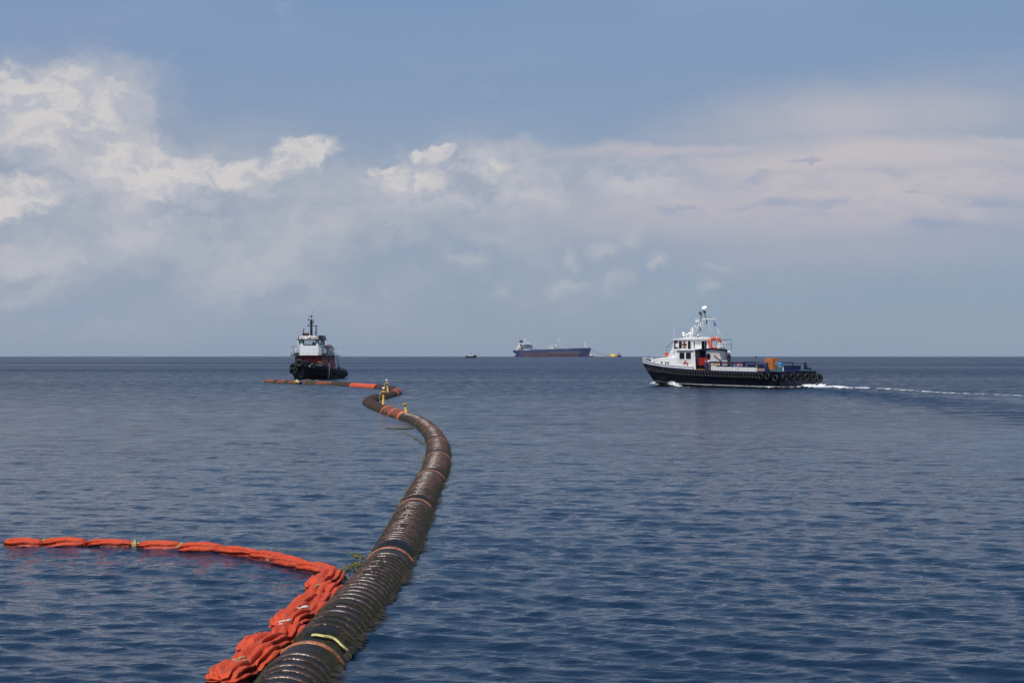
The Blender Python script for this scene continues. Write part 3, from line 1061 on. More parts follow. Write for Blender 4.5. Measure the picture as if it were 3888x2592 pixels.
# doubled length running back along the hose
strip = [(1242, 2196, 95), (1237, 2232, 95), (1222, 2266, 118), (1192, 2306, 122), (1163, 2343, 125), (1120, 2392, 126), (1083, 2424, 127), (1040, 2462, 128), (1000, 2498, 132), (932, 2552, 150), (868, 2616, 160)]
strip_p = Path(catmull([ground(x, y) for x, y, _ in strip], 10))
n_ = 10
for i in range(n_):
    u0, u1 = strip_p.L * i / n_, strip_p.L * (i + 1) / n_
    c, t, side, up = strip_p.frame((u0 + u1) / 2, 0.3)
    Lp = (u1 - u0) * 0.98
    yaw = math.atan2(t.y, t.x)
    if i in (3, 4):
        for k, off in enumerate((-0.13, 0.115)):
            mb = pillow(Lp * (1.0 if k else .94), 0.29, 0.15, 40 + i * 2 + k, 7 + (i + k) % 2, 30, 60, 0.42)
            oo = c + side * off + t * (0.16 * (k - .5)) - B0
            mb.build('float', M_BOOM, boom_root, loc=(oo.x, oo.y, 0.045 + 0.012 * ((i + k) % 3)), rot=(0.10 * (k - .5), 0, yaw - R(7)))
    else:
        mb = pillow(Lp, (0.50 + .04 * (i % 3 - 1)) if i > 1 else 0.44, 0.175 + .02 * (i % 3), 70 + i * 3, 11 + i % 3, 36, 96, 0.50)
        oo = c + side * (0.045 if i % 2 else -0.045) - B0
        mb.build('float', M_BOOM, boom_root, loc=(oo.x, oo.y, 0.020 + 0.030 * (i % 2)), rot=(0.06 * (i % 3 - 1), R(-5 if i % 2 else 4), yaw - R(9 if i % 2 else 4)))
for i, u in enumerate((0.25, 0.5, 0.62, 0.93)):
    c, t, side, up = strip_p.frame(strip_p.L * u, 0.3)
    mb = MB()
    rg = random.Random(i)
    for k in range(5):
        p0 = Vector((rg.uniform(-.08, .08), rg.uniform(-.05, .05), rg.uniform(.13, .18)))
        mb.tube([p0 - Vector((.05, .02, .0)), p0 + Vector((0, .01, .012)), p0 + Vector((.05, rg.uniform(-.03, .03), 0))], 0.012, 5)
    mb.build('rope_tie', mat('white_rope', (0.6, 0.55, 0.47), .8) if i in (1, 2) else M_TIE, boom_root, loc=tuple(c - B0 + Vector((0, 0, 0.03))), rot=(0, 0, math.atan2(side.y, side.x) + .5))

marker(1455, 1541, 1489, hose.s_of(ground(1455, 1560)), (0.0, R(2), 0), 'middle yellow marker post with collar and dark lamp, on the hose bend')
marker(1476, 1496, 1459, hose.s_of(ground(1474, 1507)), (0.0, R(-6), 0), 'farthest yellow marker post with white lamp, on the hose near the far bend')
marker(1542, 1580, 1546, hose.s_of(ground(1541, 1590)), (R(4), R(-9), 0), 'short yellow stub post without lamp, beside the orange band of the hose', head=False)

# ------------------------------------------------------------------ floating line and weed
def weed_line(name, pts, lab, r_=0.018, clump=40, spread=0.05, group=None, seed=1):
    P_ = Path(catmull([ground(*q) for q in pts], 14))
    g = random.Random(seed)
    org = P_.at(0)
    mb = MB()
    n = max(8, int(P_.L / 0.12))
    mb.tube([P_.at(P_.L * i / n) - org + Vector((g.uniform(-.02, .02), g.uniform(-.03, .03), 0.012)) for i in range(n + 1)], r_, 5)
    for i in range(int(P_.L * clump)):
        c = P_.at(g.uniform(0, P_.L)) - org
        v = Vector((g.uniform(-1, 1), g.uniform(-1, 1), 0)) * spread
        a = g.uniform(0, 6.28)
        ww = Vector((math.cos(a), math.sin(a), 0)) * g.uniform(0.008, 0.03)
        c += Vector((g.gauss(0, spread), g.gauss(0, spread), 0.02))
        mb._add([c - ww, c + ww, c + v + ww * .3 + Vector((0, 0, g.uniform(0, .02))), c + v - ww * .3], [(0, 1, 2, 3)])
    mb.build(name, M_WEED_GREEN, None, loc=tuple(org), label=lab, kind='stuff')


weed_line('floating_weed', [(1530, 1640), (1560, 1655), (1600, 1678), (1622, 1700), (1612, 1740), (1590, 1800), (1562, 1840), (1530, 1895), (1500, 1950), (1470, 2005), (1440, 2060), (1405, 2120), (1380, 2150)], 'thin line of pale weed floating along the left side of the hose', 0.016, 22, 0.04, seed=2)
weed_line('floating_weed', [(1380, 2120), (1350, 2103), (1300, 2099), (1240, 2094), (1180, 2091), (1060, 2089), (930, 2085)], 'thin weedy line floating left from the hose above the orange boom', 0.010, 26, 0.03, seed=3)
weed_line('floating_weed', [(1345, 2108), (1368, 2122), (1350, 2142), (1318, 2158), (1296, 2178), (1290, 2192), (1310, 2197), (1345, 2200)], 'loop of green weed floating between hose and orange boom corner', 0.022, 110, 0.05, seed=4)
weed_line('floating_weed', [(1372, 2128), (1358, 2150), (1352, 2168), (1362, 2178)], 'short strand of green weed floating against the hose', 0.016, 80, 0.035, seed=5)
weed_line('floating_weed', [(1482, 1625), (1510, 1626), (1535, 1627), (1572, 1624)], 'patch of bright green weed floating left of the hose bend', 0.035, 190, 0.15, seed=6)
# ------------------------------------------------------------------ paints
M_NAVY = mat('navy_hull_paint', (0.0020, 0.003, 0.011), 0.50, var=0.25, scale=0.9, dirt=(0.014, 0.011, 0.008), dirt_amt=0.55, dscale=0.8, streak=True, spec=0.14)
M_NAVY_WORN = mat('worn_navy_paint', (0.007, 0.009, 0.040), 0.5, var=0.25, scale=0.9, dirt=(0.085, 0.070, 0.020), dirt_amt=0.85, dscale=1.6, streak=True)
M_BLUE = mat('blue_rail_paint', (0.008, 0.014, 0.070), 0.42, var=0.15)
M_WHITE = mat('white_boat_paint', (0.90, 0.90, 0.89), 0.42, var=0.03, scale=1.2, dirt=(0.48, 0.40, 0.30), dirt_amt=0.35, dscale=1.6, streak=True)
M_CREAM = mat('chalky_white_paint', (0.72, 0.71, 0.68), 0.6, var=0.06, dirt=(0.35, 0.30, 0.24), dirt_amt=0.4, dscale=2.0)
M_DECK = mat('deck_paint', (0.16, 0.13, 0.09), 0.8, var=0.25, dirt=(0.30, 0.20, 0.08), dirt_amt=0.6, dscale=1.0)
M_BOOT = mat('boot_stripe_white', (0.55, 0.57, 0.56), 0.5, dirt=(0.06, 0.06, 0.05), dirt_amt=0.8, dscale=2.0)
M_ANTIF = mat('antifouling_red', (0.075, 0.016, 0.014), 0.5, var=0.3)
M_TYRE = mat('tyre_rubber', (0.0085, 0.0085, 0.009), 0.5, var=0.35, scale=6, bump=0.01, bscale=30, spec=0.4)
M_BLK = mat('black_paint', (0.013, 0.013, 0.016), 0.45, var=0.25)
M_DGREY = mat('dark_grey_metal', (0.06, 0.065, 0.07), 0.5)
M_GREY = mat('grey_metal', (0.30, 0.31, 0.33), 0.4, metal=0.3)
M_RAIL = mat('rail_grey_paint', (0.13, 0.14, 0.17), 0.4)
M_RED = mat('red_paint', (0.42, 0.020, 0.018), 0.45, var=0.12, dirt=(0.15, 0.01, 0.01), dirt_amt=0.4)
M_ORNG = mat('orange_inflatable', (0.58, 0.060, 0.020), 0.45, var=0.12)
M_WIN = mat('dark_window_glass', (0.010, 0.012, 0.014), 0.12, spec=0.3)
M_GLASS = glass_mat('clear_window_glass', (0.62, 0.72, 0.72))
M_GLASS_CLEAR = glass_mat('pale_window_glass', (0.86, 0.90, 0.90))
M_BARREL = mat('blue_plastic', (0.015, 0.24, 0.50), 0.35, var=0.08)
M_CRATE = mat('rusty_orange_plastic', (0.62, 0.19, 0.04), 0.6, var=0.25, scale=5, dirt=(0.28, 0.12, 0.05), dirt_amt=0.6, dscale=4)
M_ROPE = mat('hemp_rope', (0.42, 0.33, 0.20), 0.85, var=0.3, scale=12)
M_NET = mat('green_net', (0.035, 0.10, 0.085), 0.8, var=0.4, scale=10)
M_SKIN = mat('skin', (0.075, 0.035, 0.022), 0.55)
M_HELM = mat('white_helmet', (0.80, 0.80, 0.78), 0.3)
M_COVER = mat('navy_coverall', (0.022, 0.025, 0.050), 0.85, var=0.25)
M_YELVEST = mat('yellow_vest', (0.75, 0.42, 0.02), 0.6)


# ------------------------------------------------------------------ people
def skin_body(name, joints, edges, mats_, parent, sub=2):
    """one continuous skinned surface; joints: name -> (pos, radius)"""
    keys = list(joints)
    me = bpy.data.meshes.new(name)
    me.from_pydata([joints[k][0] for k in keys], [(keys.index(a), keys.index(b)) for a, b in edges], [])
    me.update()
    o = bpy.data.objects.new(name, me)
    COL.objects.link(o)
    sk = o.modifiers.new('skin', 'SKIN')
    sk.use_smooth_shade = True
    for i, k in enumerate(keys):
        r_ = joints[k][1]
        me.skin_vertices[0].data[i].radius = (r_, r_) if not isinstance(r_, tuple) else r_
        me.skin_vertices[0].data[i].use_root = (k == 'pelvis')
    sb = o.modifiers.new('sub', 'SUBSURF')
    sb.levels = sb.render_levels = sub
    dg = bpy.context.evaluated_depsgraph_get()
    ev = o.evaluated_get(dg)
    nm = bpy.data.meshes.new_from_object(ev)
    bpy.data.objects.remove(o)
    for m_ in mats_: nm.materials.append(m_)
    for p in nm.polygons: p.use_smooth = True
    ob = link_mesh(name, nm, parent)
    return ob, nm


def person(loc, rz, pose, label, suit, helmet, vest=None, extra=None, scale=1.0, skin=None):
    """pose: dict overriding joint positions; local frame: +Y is the way the person faces"""
    J = {
        'pelvis': ((0, 0, .95), .125), 'belly': ((0, 0, 1.10), .125), 'chest': ((0, 0, 1.32), (.17, .12)), 'neckb': ((0, 0, 1.47), .085), 'neck': ((0, .01, 1.54), .055),
        'head0': ((0, .02, 1.62), .085), 'head1': ((0, .02, 1.71), .095),
        'hl': ((-.10, 0, .90), .095), 'kl': ((-.12, .03, .50), .066), 'al': ((-.12, 0, .10), .048), 'fl': ((-.13, .14, .04), .042),
        'hr': ((.10, 0, .90), .095), 'kr': ((.12, .03, .50), .066), 'ar': ((.12, 0, .10), .048), 'fr': ((.13, .14, .04), .042),
        'sl': ((-.20, 0, 1.42), .070), 'el': ((-.26, -.02, 1.16), .050), 'wl': ((-.26, .05, .92), .034), 'pl': ((-.26, .08, .84), .032),
        'sr': ((.20, 0, 1.42), .070), 'er': ((.26, -.02, 1.16), .050), 'wr': ((.26, .05, .92), .034), 'pr': ((.26, .08, .84), .032)}
    for k, v in pose.items():
        J[k] = (v, J[k][1])
    E = [('pelvis', 'belly'), ('belly', 'chest'), ('chest', 'neckb'), ('neckb', 'neck'), ('neck', 'head0'), ('head0', 'head1')]
    for q in 'lr':
        E += [('pelvis', 'h' + q), ('h' + q, 'k' + q), ('k' + q, 'a' + q), ('a' + q, 'f' + q), ('neckb', 's' + q), ('s' + q, 'e' + q), ('e' + q, 'w' + q), ('w' + q, 'p' + q)]
    root = empty('person', loc, rz, label=label, cat='person')
    root.scale = (scale,) * 3
    body, me = skin_body('body', J, E, [suit, skin or M_SKIN, M_BLK], root)
    nk = Vector(J['neck'][0]); wl = Vector(J['wl'][0]); wr_ = Vector(J['wr'][0])
    hd = Vector(J['head1'][0]); ft = [Vector(J['fl'][0]), Vector(J['fr'][0])]
    pl_, pr_ = Vector(J['pl'][0]), Vector(J['pr'][0])
    for p in me.polygons:
        c = p.center
        if (c - hd).length < .20 and (hd - nk).dot(c - nk) > 0: p.material_index = 1
        elif min((c - pl_).length, (c - pr_).length) < .07: p.material_index = 1
        elif min((c - f).length for f in ft) < .15: p.material_index = 2
    # fingers
    for P_, W_ in ((pl_, wl), (pr_, wr_)):
        d = (P_ - W_).normalized()
        sd_v = d.cross(Vector((0, 1, 0.2))).normalized()
        fb = MB()
        for k, ln in enumerate((.06, .075, .07, .055)):
            b0 = P_ + sd_v * (k - 1.5) * .018
            fb.tube([b0, b0 + d * ln * .6, b0 + d * ln + Vector((0, .02, 0))], [.010, .009, .007], 6)
        fb.tube([P_ - d * .03 + sd_v * .03, P_ + sd_v * .055, P_ + d * .03 + sd_v * .06], [.011, .010, .008], 6)
        fb.build('fingers', skin or M_SKIN, root)
    fwd = Vector((0, 1, 0))
    # face: nose and brow
    fb = MB()
    fb.ball(hd + Vector((0, .105, -.05)), .018, 8, 6)
    fb.ball(hd + Vector((-.095, .0, -.04)), .022, 8, 6, (.5, 1, 1.4)).ball(hd + Vector((.095, .0, -.04)), .022, 8, 6, (.5, 1, 1.4))
    fb.build('face_features', skin or M_SKIN, root)
    if helmet:
        hb = MB()
        hb.lathe([(.165, -.005), (.150, .0), (.135, .03), (.125, .075), (.09, .12), (.04, .142), (0.001, .148)], tuple(hd + Vector((0, -.005, .015))), 18)
        hb.prism([(-.09, .10), (-.06, .20), (.06, .20), (.09, .10)], hd.z + .004, hd.z + .018, 'xy')
        hb.build('helmet', helmet, root)
    if vest:
        ch, be = Vector(J['chest'][0]), Vector(J['belly'][0])
        vb = MB()
        rows = []
        for k, (f_, w_, d_) in enumerate(((-.35, .17, .15), (0.2, .19, .16), (.7, .21, .17), (1.1, .215, .16), (1.35, .17, .13))):
            c = be + (ch - be) * f_
            rows.append([(c.x + w_ * math.cos(a), c.y + d_ * math.sin(a), c.z) for a in [2 * math.pi * q / 16 for q in range(16)]])
        vb.grid(rows, closed=True)
        vb.build('vest', vest, root)
    if extra: extra(root)
    return root


# ------------------------------------------------------------------ hull lofting
class Hull:
    def __init__(s, deck_b, wl_b, deck_z, stem, low=-0.6, flare=1.0):
        """deck_b, wl_b, deck_z: [(a, value)] along the length; stem: (a at water, a at deck)"""
        s.db, s.wb, s.dz, s.stem, s.low, s.flare = deck_b, wl_b, deck_z, stem, low, flare

    def ip(s, t, a):
        return float(np.interp(a, [q[0] for q in t], [q[1] for q in t]))

    def top(s, a): return s.ip(s.dz, a)

    def pt(s, a_deck, z, side, add=0.0):
        """point of the shell on the station that meets the deck at a_deck"""
        zt = s.top(a_deck)
        f = min(1.0, max(0.0, z / zt))
        frac = a_deck / s.stem[1]
        pull = (s.stem[1] - s.stem[0]) * (max(0.0, frac - 0.55) / 0.45) ** 1.6
        a = a_deck - pull * (1 - f) ** 1.1
        if z < 0:
            a -= pull * 0.25 * (-z)
        b = s.ip(s.wb, a_deck) + (s.ip(s.db, a_deck) - s.ip(s.wb, a_deck)) * f ** s.flare
        if z < 0: b *= 1 + z * 0.5
        if z > zt: b += (z - zt) * 0.10
        return Vector((a, side * (b + add), z))

    def shell(s, mb, stations, zlo, zhi, nz=6, sides=(-1, 1), add=0.0):
        for side in sides:
            rows = []
            for a in stations:
                lo = zlo(a) if callable(zlo) else zlo
                hi = zhi(a) if callable(zhi) else zhi
                rows.append([tuple(s.pt(a, lo + (hi - lo) * k / nz, side, add)) for k in range(nz + 1)])
            mb.grid(rows, flip=(side > 0))
        return mb

    def transom(s, mb, a, zlo, zhi, nz=4, back=0.0):
        rows = []
        for k in range(nz + 1):
            z = zlo + (zhi - zlo) * k / nz
            p, q = s.pt(a, z, -1), s.pt(a, z, 1)
            rows.append([(p.x - back, p.y + (q.y - p.y) * j / 6, z) for j in range(7)])
        return mb.grid(rows, smooth=False)

    def deck(s, mb, stations, dz_=-0.02):
        rows = []
        for a in stations:
            p, q = s.pt(a, s.top(a), -1), s.pt(a, s.top(a), 1)
            rows.append([(p.x, p.y + (q.y - p.y) * j / 6, p.z + dz_) for j in range(7)])
        return mb.grid(rows, smooth=False, flip=True)


def tyre_mesh(Rr, r_, name='tyre', n=22, m=8):
    return MB().torus((0, 0, 0), Rr - r_, r_, n, m, axis=(0, 1, 0), flat=1.0).mesh(name, M_TYRE)


# ------------------------------------------------------------------ crew boat
PSI = R(55)
q0 = ground(2960, 1476)
hv = Vector((-math.cos(PSI), math.sin(PSI), 0))       # towards the bow
pv = Vector((-math.sin(PSI), -math.cos(PSI), 0))      # to port, the side we see
BW = 5.5
stern_c = q0 - pv * (BW / 2)
BOAT_RZ = math.atan2(hv.y, hv.x)
boat = empty('crew_boat', tuple(stern_c), BOAT_RZ, label='white and navy crew boat with tyre fenders motoring away on the right', cat='boat')


def bw(a, b, z):      # boat local -> world
    return stern_c + hv * a + pv * b + Vector((0, 0, z))


def solve_a(px, b):
    lo, hi = -5.0, 32.0
    for _ in range(50):
        mid = (lo + hi) / 2
        w_ = bw(mid, b, 0)
        x = CX + F_PX * w_.x / w_.y
        if x > px: lo = mid
        else: hi = mid
    return (lo + hi) / 2


def bz(py, a, b):
    return z_at(py, bw(a, b, 0).y)


hull = Hull([(0, 2.72), (12, 2.78), (17, 2.62), (20, 2.2), (23, 1.35), (25, .5), (26, .04)],
            [(0, 2.55), (12, 2.6), (17, 2.1), (20, 1.35), (23, .6), (25, .18), (26, .02)],
            [(0, 1.82), (3.5, 1.74), (9, 1.80), (14, 1.92), (19, 2.15), (23, 2.42), (26, 2.62)], (23.4, 26.0), flare=0.8)
st = [i * 0.65 for i in range(0, 41)]
stripe = lambda a: 0.17 + 0.34 * (a / 26) ** 2
mb = MB(); hull.shell(mb, st, lambda a: stripe(a) + .09, hull.top, 7); mb.build('hull', M_NAVY, boat)
mb = MB(); hull.transom(mb, 0, 0.26, 1.82); mb.build('transom', M_NAVY_WORN, boat)
mb = MB(); hull.shell(mb, st, stripe, lambda a: stripe(a) + .09, 1, add=0.012); hull.transom(mb, 0, 0.17, 0.26, 1, 0.012); mb.build('waterline_stripe', M_BOOT, boat)
mb = MB(); hull.shell(mb, st, -0.6, stripe, 2); hull.transom(mb, 0, -0.6, 0.17, 2); mb.build('hull_bottom', M_ANTIF, boat)
mb = MB(); hull.deck(mb, st, -0.03); mb.build('deck', M_DECK, boat)
# gunwale
mb = MB()
for side in (-1, 1):
    pts = [hull.pt(a, hull.top(a), side) + Vector((0, 0, 0.0)) for a in st]
    mb.tube(pts, 0.065, 8)
mb.tube([hull.pt(0, 1.82, -1), hull.pt(0, 1.90, 0), hull.pt(0, 1.82, 1)], 0.07, 8)
mb.build('gunwale', M_BLUE, boat)


def bul_top(a):
    return hull.top(a) + float(np.interp(a, [13.9, 20, 23, 24.6, 26], [0.36, 0.34, 0.36, 0.50, 0.68]))


sf = [13.9 + (26 - 13.9) * i / 24 for i in range(25)]
mb = MB()
hull.shell(mb, sf, lambda a: hull.top(a) + 0.03, bul_top, 3)
mb.build('bow_bulwark', M_WHITE, boat)
mb = MB()
for side in (-1, 1):
    rows = []
    for a in sf:
        p0, p1 = hull.pt(a, hull.top(a), side), hull.pt(a, bul_top(a), side)
        rows.append([(p0.x - .06, side * max(.004, abs(p0.y) - .07), p0.z), (p1.x - .06, side * max(.004, abs(p1.y) - .07), p1.z)])
    mb.grid(rows, flip=(side < 0))
mb.build('bulwark_lining', M_DGREY, boat)
mb = MB()
for side in (-1, 1):
    mb.tube([hull.pt(a, bul_top(a), side) for a in sf], 0.045, 6)
mb.build('bulwark_cap', M_WHITE, boat)

# aft side panels
for b_, nm in ((2.70, None), (-2.70, None)):
    a0, a1 = 3.5, 10.9
    mb = MB()
    n = 14
    top = [(a0 + (a1 - a0) * i / n) for i in range(n + 1)]
    ol = [(x, hull.top(x) + 0.05) for x in top] + [(a1 - .18, hull.top(a1) + .48)] + [(x, hull.top(x) + 0.50 + .01 * math.sin(x * 5)) for x in reversed(top[:-1])]
    mb.prism(ol, b_ - 0.03, b_ + 0.03)
    mb.build('side_panel', M_CREAM, boat)
# aft rails
for b_, aa, ab in ((2.62, 1.9, 11.3), (-2.62, 1.35, 11.2)):
    mb = MB()
    z = 2.78
    mb.tube([(aa, b_, z - .02), ((aa + ab) / 2, b_, z), (ab, b_, z + .05)], 0.062, 8)
    mb.tube([(aa, b_, z - .02), (aa - .12, b_, 2.1), (aa - .12, b_, 1.80)], 0.062, 8)
    mb.tube([(ab, b_, z + .05), (ab + .12, b_, 2.4), (ab + .15, b_, 1.88)], 0.062, 8)
    mb.build('deck_rail', M_BLUE, boat)
    k = 0
    for a_ in np.linspace(aa + 0.2, ab - 0.2, 6):
        wdt = 0.42 if k % 2 == 0 else 0.16
        MB().prism([(a_ - wdt / 2, 1.80), (a_ + wdt / 2, 1.80), (a_ + wdt * .28, z - .03), (a_ - wdt * .28, z - .03)], b_ - .05, b_ + .05).build('rail_post', M_BLUE, boat)
        k += 1
mb = MB(); mb.tube([(5.5, 2.61, 2.70), (11.2, 2.61, 2.74)], 0.05, 6); mb.build('fire_hose', mat('dark_red_hose', (0.22, 0.012, 0.02), .5), boat)
# inboard blue lockers and benches along the far side
for (a_, b_, z_, d_) in ((8.3, -1.9, 2.18, (2.6, .7, .66)), (1.35 + 1.3, -1.75, 2.12, (2.1, .6, .55)), (10.4, 1.2, 2.10, (1.9, .7, .55))):
    mb = MB().bbox((a_, b_, z_), d_, .04)
    mb.box((a_, b_, z_ + d_[2] / 2 + .03), (d_[0] + .06, d_[1] + .06, .05))
    mb.build('deck_locker', M_BLUE, boat)
for a_, b_ in ((0.5, -2.35), (0.5, -1.95)):
    MB().lathe([(.11, 0), (.11, .34), (.14, .35), (.14, .40), (0, .41)], (a_, b_, 1.82), 12).build('bollard', M_BLUE, boat)
MB().box((13.2, 2.2, 1.97), (1.2, .5, .06)).build('yellow_step', mat('yellow_step_paint', (.6, .36, .03), .6), boat)
MB().bbox((3.2, 2.2, 2.0), (1.0, .55, .26), .03).build('hatch_coaming', mat('sandy_hatch', (.32, .24, .17), .8), boat)

# tyre fenders
small = tyre_mesh(0.335, 0.105, 'tyre')
big = tyre_mesh(0.43, 0.13, 'tyre')
def hang(me, a, side, z, ang=0.0, lean=0.0, sc=1.0, out=0.08):
    p = hull.pt(a, z, side, out)
    p2 = hull.pt(a + .3, z, side, out)
    yaw = math.atan2(p2.y - p.y, p2.x - p.x)
    return link_mesh('tyre', me, boat, tuple(p), (lean * side, ang, yaw), (sc,) * 3)
rt = random.Random(2)
for side in (1, -1):
    a = 3.35
    while a < 25.0:
        hang(small, a, side, hull.top(a) - 0.40 + rt.uniform(-.02, .02) - (0.05 if a > 20 else 0), 0, 0.12, rt.uniform(.96, 1.05) * (1.12 if a > 21 else 1))
        a += 0.475 + rt.uniform(-.02, .02)
    for a in (0.55, 1.75, 2.75):
        hang(big, a, side, 1.30 if a > 1 else 1.12, 0, 0.1, .93 if a > 1 else 1, 0.15)
for i, b_ in enumerate((2.2, 1.05, -0.02, -1.08, -2.10)):
    link_mesh('tyre', big, boat, (-0.20, b_, 1.24 + (.0 if i else -.06) + .05 * math.sin(i)), (0, 0, R(90) + rt.uniform(-.12, .12)), (1.0, 1.0, 1.0))
link_mesh('tyre', big, boat, (-0.10, -2.98, 1.12), (0, 0, R(50)), (1.12, 1.3, 1.18))
link_mesh('tyre', big, boat, (0.25, -3.02, 1.18), (0, 0, R(15)), (1.1, 1.2, 1.1))

# forward trunk cabin
mb = MB()
def trunk_hw(a): return float(np.interp(a, [16.6, 19, 21, 22.6, 23.6, 24.0], [2.12, 1.98, 1.65, 1.22, .75, .45]))
def trunk_z(a): return float(np.interp(a, [16.6, 19, 22, 24], [3.36, 3.34, 3.22, 2.98]))
aa_ = [16.6 + 7.4 * i / 20 for i in range(21)]
rows = []
for a in aa_:
    w_, zt = trunk_hw(a), trunk_z(a)
    rows.append([(a, w_ + .06, 1.95), (a, w_, zt - .07), (a, w_ - .06, zt), (a, w_ * .5, zt + .06), (a, 0, zt + .08), (a, -w_ * .5, zt + .06), (a, -w_ + .06, zt), (a, -w_, zt - .07), (a, -w_ - .06, 1.95)])
mb.grid(rows, smooth=False, flip=True)
mb._add(rows[-1], [tuple(range(9))[::-1]])
mb.build('fore_cabin', M_WHITE, boat)
for a_ in (22.3, 20.4):
    for s_ in (1, -1):
        w_ = trunk_hw(a_)
        yaw = math.atan2(trunk_hw(a_ + .3) - trunk_hw(a_), .3)
        f_ = MB().torus((0, 0, 0), .155, .025, 18, 6, axis=(0, 1, 0), flat=1).build('porthole', M_GREY, boat, loc=(a_, s_ * (w_ + .05), 2.72), rot=(0, 0, s_ * yaw))
        MB().lathe([(0, 0), (.15, 0)], (0, 0, 0), 18, axis=(0, s_, 0)).build('glass', M_WIN, f_, loc=(0, s_ * .01, 0))
for a_ in (19.45, 18.95):
    MB().bbox((a_, trunk_hw(a_) + .09, 2.52), (.16, .14, .62), .05).build('side_fender', M_BLK if a_ > 19.2 else M_NAVY, boat)
for a_ in (23.2, 19.2, 17.0):
    MB().tube([(a_, trunk_hw(a_) + .08, 2.05), (a_, trunk_hw(a_) + .06, 3.22)], .03, 6).build('vent_pipe', M_WHITE, boat)
    MB().ball((a_, trunk_hw(a_) + .06, 3.27), .09, 10, 6).build('vent_head', M_WHITE, boat)
mb = MB()
for s_ in (1,):
    pts = [(a, trunk_hw(a) + .03, trunk_z(a) + .20 - (.18 if a > 23.7 else 0)) for a in (24, 23.4, 22.6, 21.4, 20.2, 19.4)]
    mb.tube(pts, .02, 6)
    for p in pts[1:]:
        mb.tube([p, (p[0], p[1], p[2] - .2)], .016, 5)
mb.build('hand_rail', M_WHITE, boat)

# mid deckhouse (the wide cabin with two dark windows)
A0, A1, HW, ZB, ZT = 13.95, 16.95, 2.44, 1.86, 4.16
for s_ in (1, -1):
    mb = MB()
    holes = [(0.50, 1.28, 1.40, 2.02), (1.62, 1.28, 2.52, 2.02)]
    if s_ > 0:
        mb.panel((A0, HW, ZB), (1, 0, 0), (0, 0, 1), A1 - A0, ZT - ZB, holes, -.06)
    else:
        mb.panel((A0, -HW, ZB), (1, 0, 0), (0, 0, 1), A1 - A0, ZT - ZB, holes, -.06)
    mb.build('side_wall', M_WHITE, boat)
    for h in holes:
        cx, cz = A0 + (h[0] + h[2]) / 2, ZB + (h[1] + h[3]) / 2
        f_ = MB()
        w_, hh = (h[2] - h[0]) / 2, (h[3] - h[1]) / 2
        f_.box((0, 0, hh), (2 * w_ + .10, .05, .06)).box((0, 0, -hh), (2 * w_ + .10, .05, .06)).box((-w_, 0, 0), (.06, .05, 2 * hh - .06)).box((w_, 0, 0), (.06, .05, 2 * hh - .06))
        fo = f_.build('window', M_BLK, boat, loc=(cx, s_ * (HW + .02), cz))
        MB().box((0, 0, 0), (2 * w_, .02, 2 * hh)).build('pane', M_WIN, fo, loc=(0, -s_ * .03, 0))
mb = MB()
mb.box((A1 - .03, 0, (ZB + ZT) / 2), (.06, 2 * HW - .14, ZT - ZB))
mb.build('front_wall', M_WHITE, boat)
mb = MB(); mb.box((A0 + 1.6, HW + .05, ZB + 1.18), (2.2, .08, .03)); mb.tube([(A0 + .55, HW + .12, ZB + .95), (A0 + 2.7, HW + .12, ZB + .95)], .012, 5)
mb.build('window_ledge', mat('pinkish_ledge', (.45, .25, .22), .6), boat)
# sloping wing wall framing the aft recess on the near side
MB().prism([(A0 + .02, ZB), (A0 - .25, ZB), (A0 - .06, ZT)], HW - .02, HW + .04).build('wing_wall', M_WHITE, boat)
# aft bulkhead: recess on the near third, panel with window and axe on the far side
mb = MB()
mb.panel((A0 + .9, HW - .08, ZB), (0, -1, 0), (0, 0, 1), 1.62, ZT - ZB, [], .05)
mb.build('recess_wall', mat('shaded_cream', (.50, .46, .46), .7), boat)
mb = MB()
wp = 3.28
mb.panel((A0, HW - 1.70, ZB), (0, -1, 0), (0, 0, 1), wp, ZT - ZB - .02, [(.10, 1.22, .62, 1.92)], .05)
mb.build('aft_wall', M_WHITE, boat)
fo = MB().torus((0, 0, 0), .33, .035, 16, 6, axis=(1, 0, 0), flat=.7).build('window', M_BLK, boat, loc=(A0 - .05, HW - 2.06, ZB + 1.57))
MB().bbox((0, 0, 0), (.03, .54, .70), .01).build('pane', M_WIN, fo)
MB().box((A0 + .45, HW - 1.66, (ZB + ZT) / 2), (.95, .07, ZT - ZB - .02)).box((A0 - .02, HW - 1.66, (ZB + ZT) / 2), (.10, .13, ZT - ZB)).build('blue_stanchion', M_BLUE, boat)
# the axe on its bracket
ax = MB()
ax.tube([(0, .50, .28), (0, 0, 0), (0, -.58, -.30)], .035, 6)
ax.prism([(.42, .20), (.62, .30), (.60, .50), (.48, .42)], -.03, .03, 'yz')
ax.build('fire_axe', M_RED, boat, loc=(A0 - .09, HW - 3.55, ZB + 1.32))
MB().box((A0 - .035, HW - 4.25, ZB + 1.66), (.02, .16, .16)).build('sign', mat('green_sign', (.05, .28, .16), .5), boat)
# ladder in the recess
mb = MB()
for y in (HW - .15, HW - .62):
    mb.tube([(A0 + .65, y, ZB), (A0 + .15, y, ZT)], .025, 6)
mb.build('ladder_rails', M_RAIL, boat)
for k in range(8):
    f_ = k / 8 + .06
    MB().box((A0 + .65 - .5 * f_, HW - .385, ZB + (ZT - ZB) * f_), (.12, .46, .035)).build('ladder_rung', M_RAIL, boat)
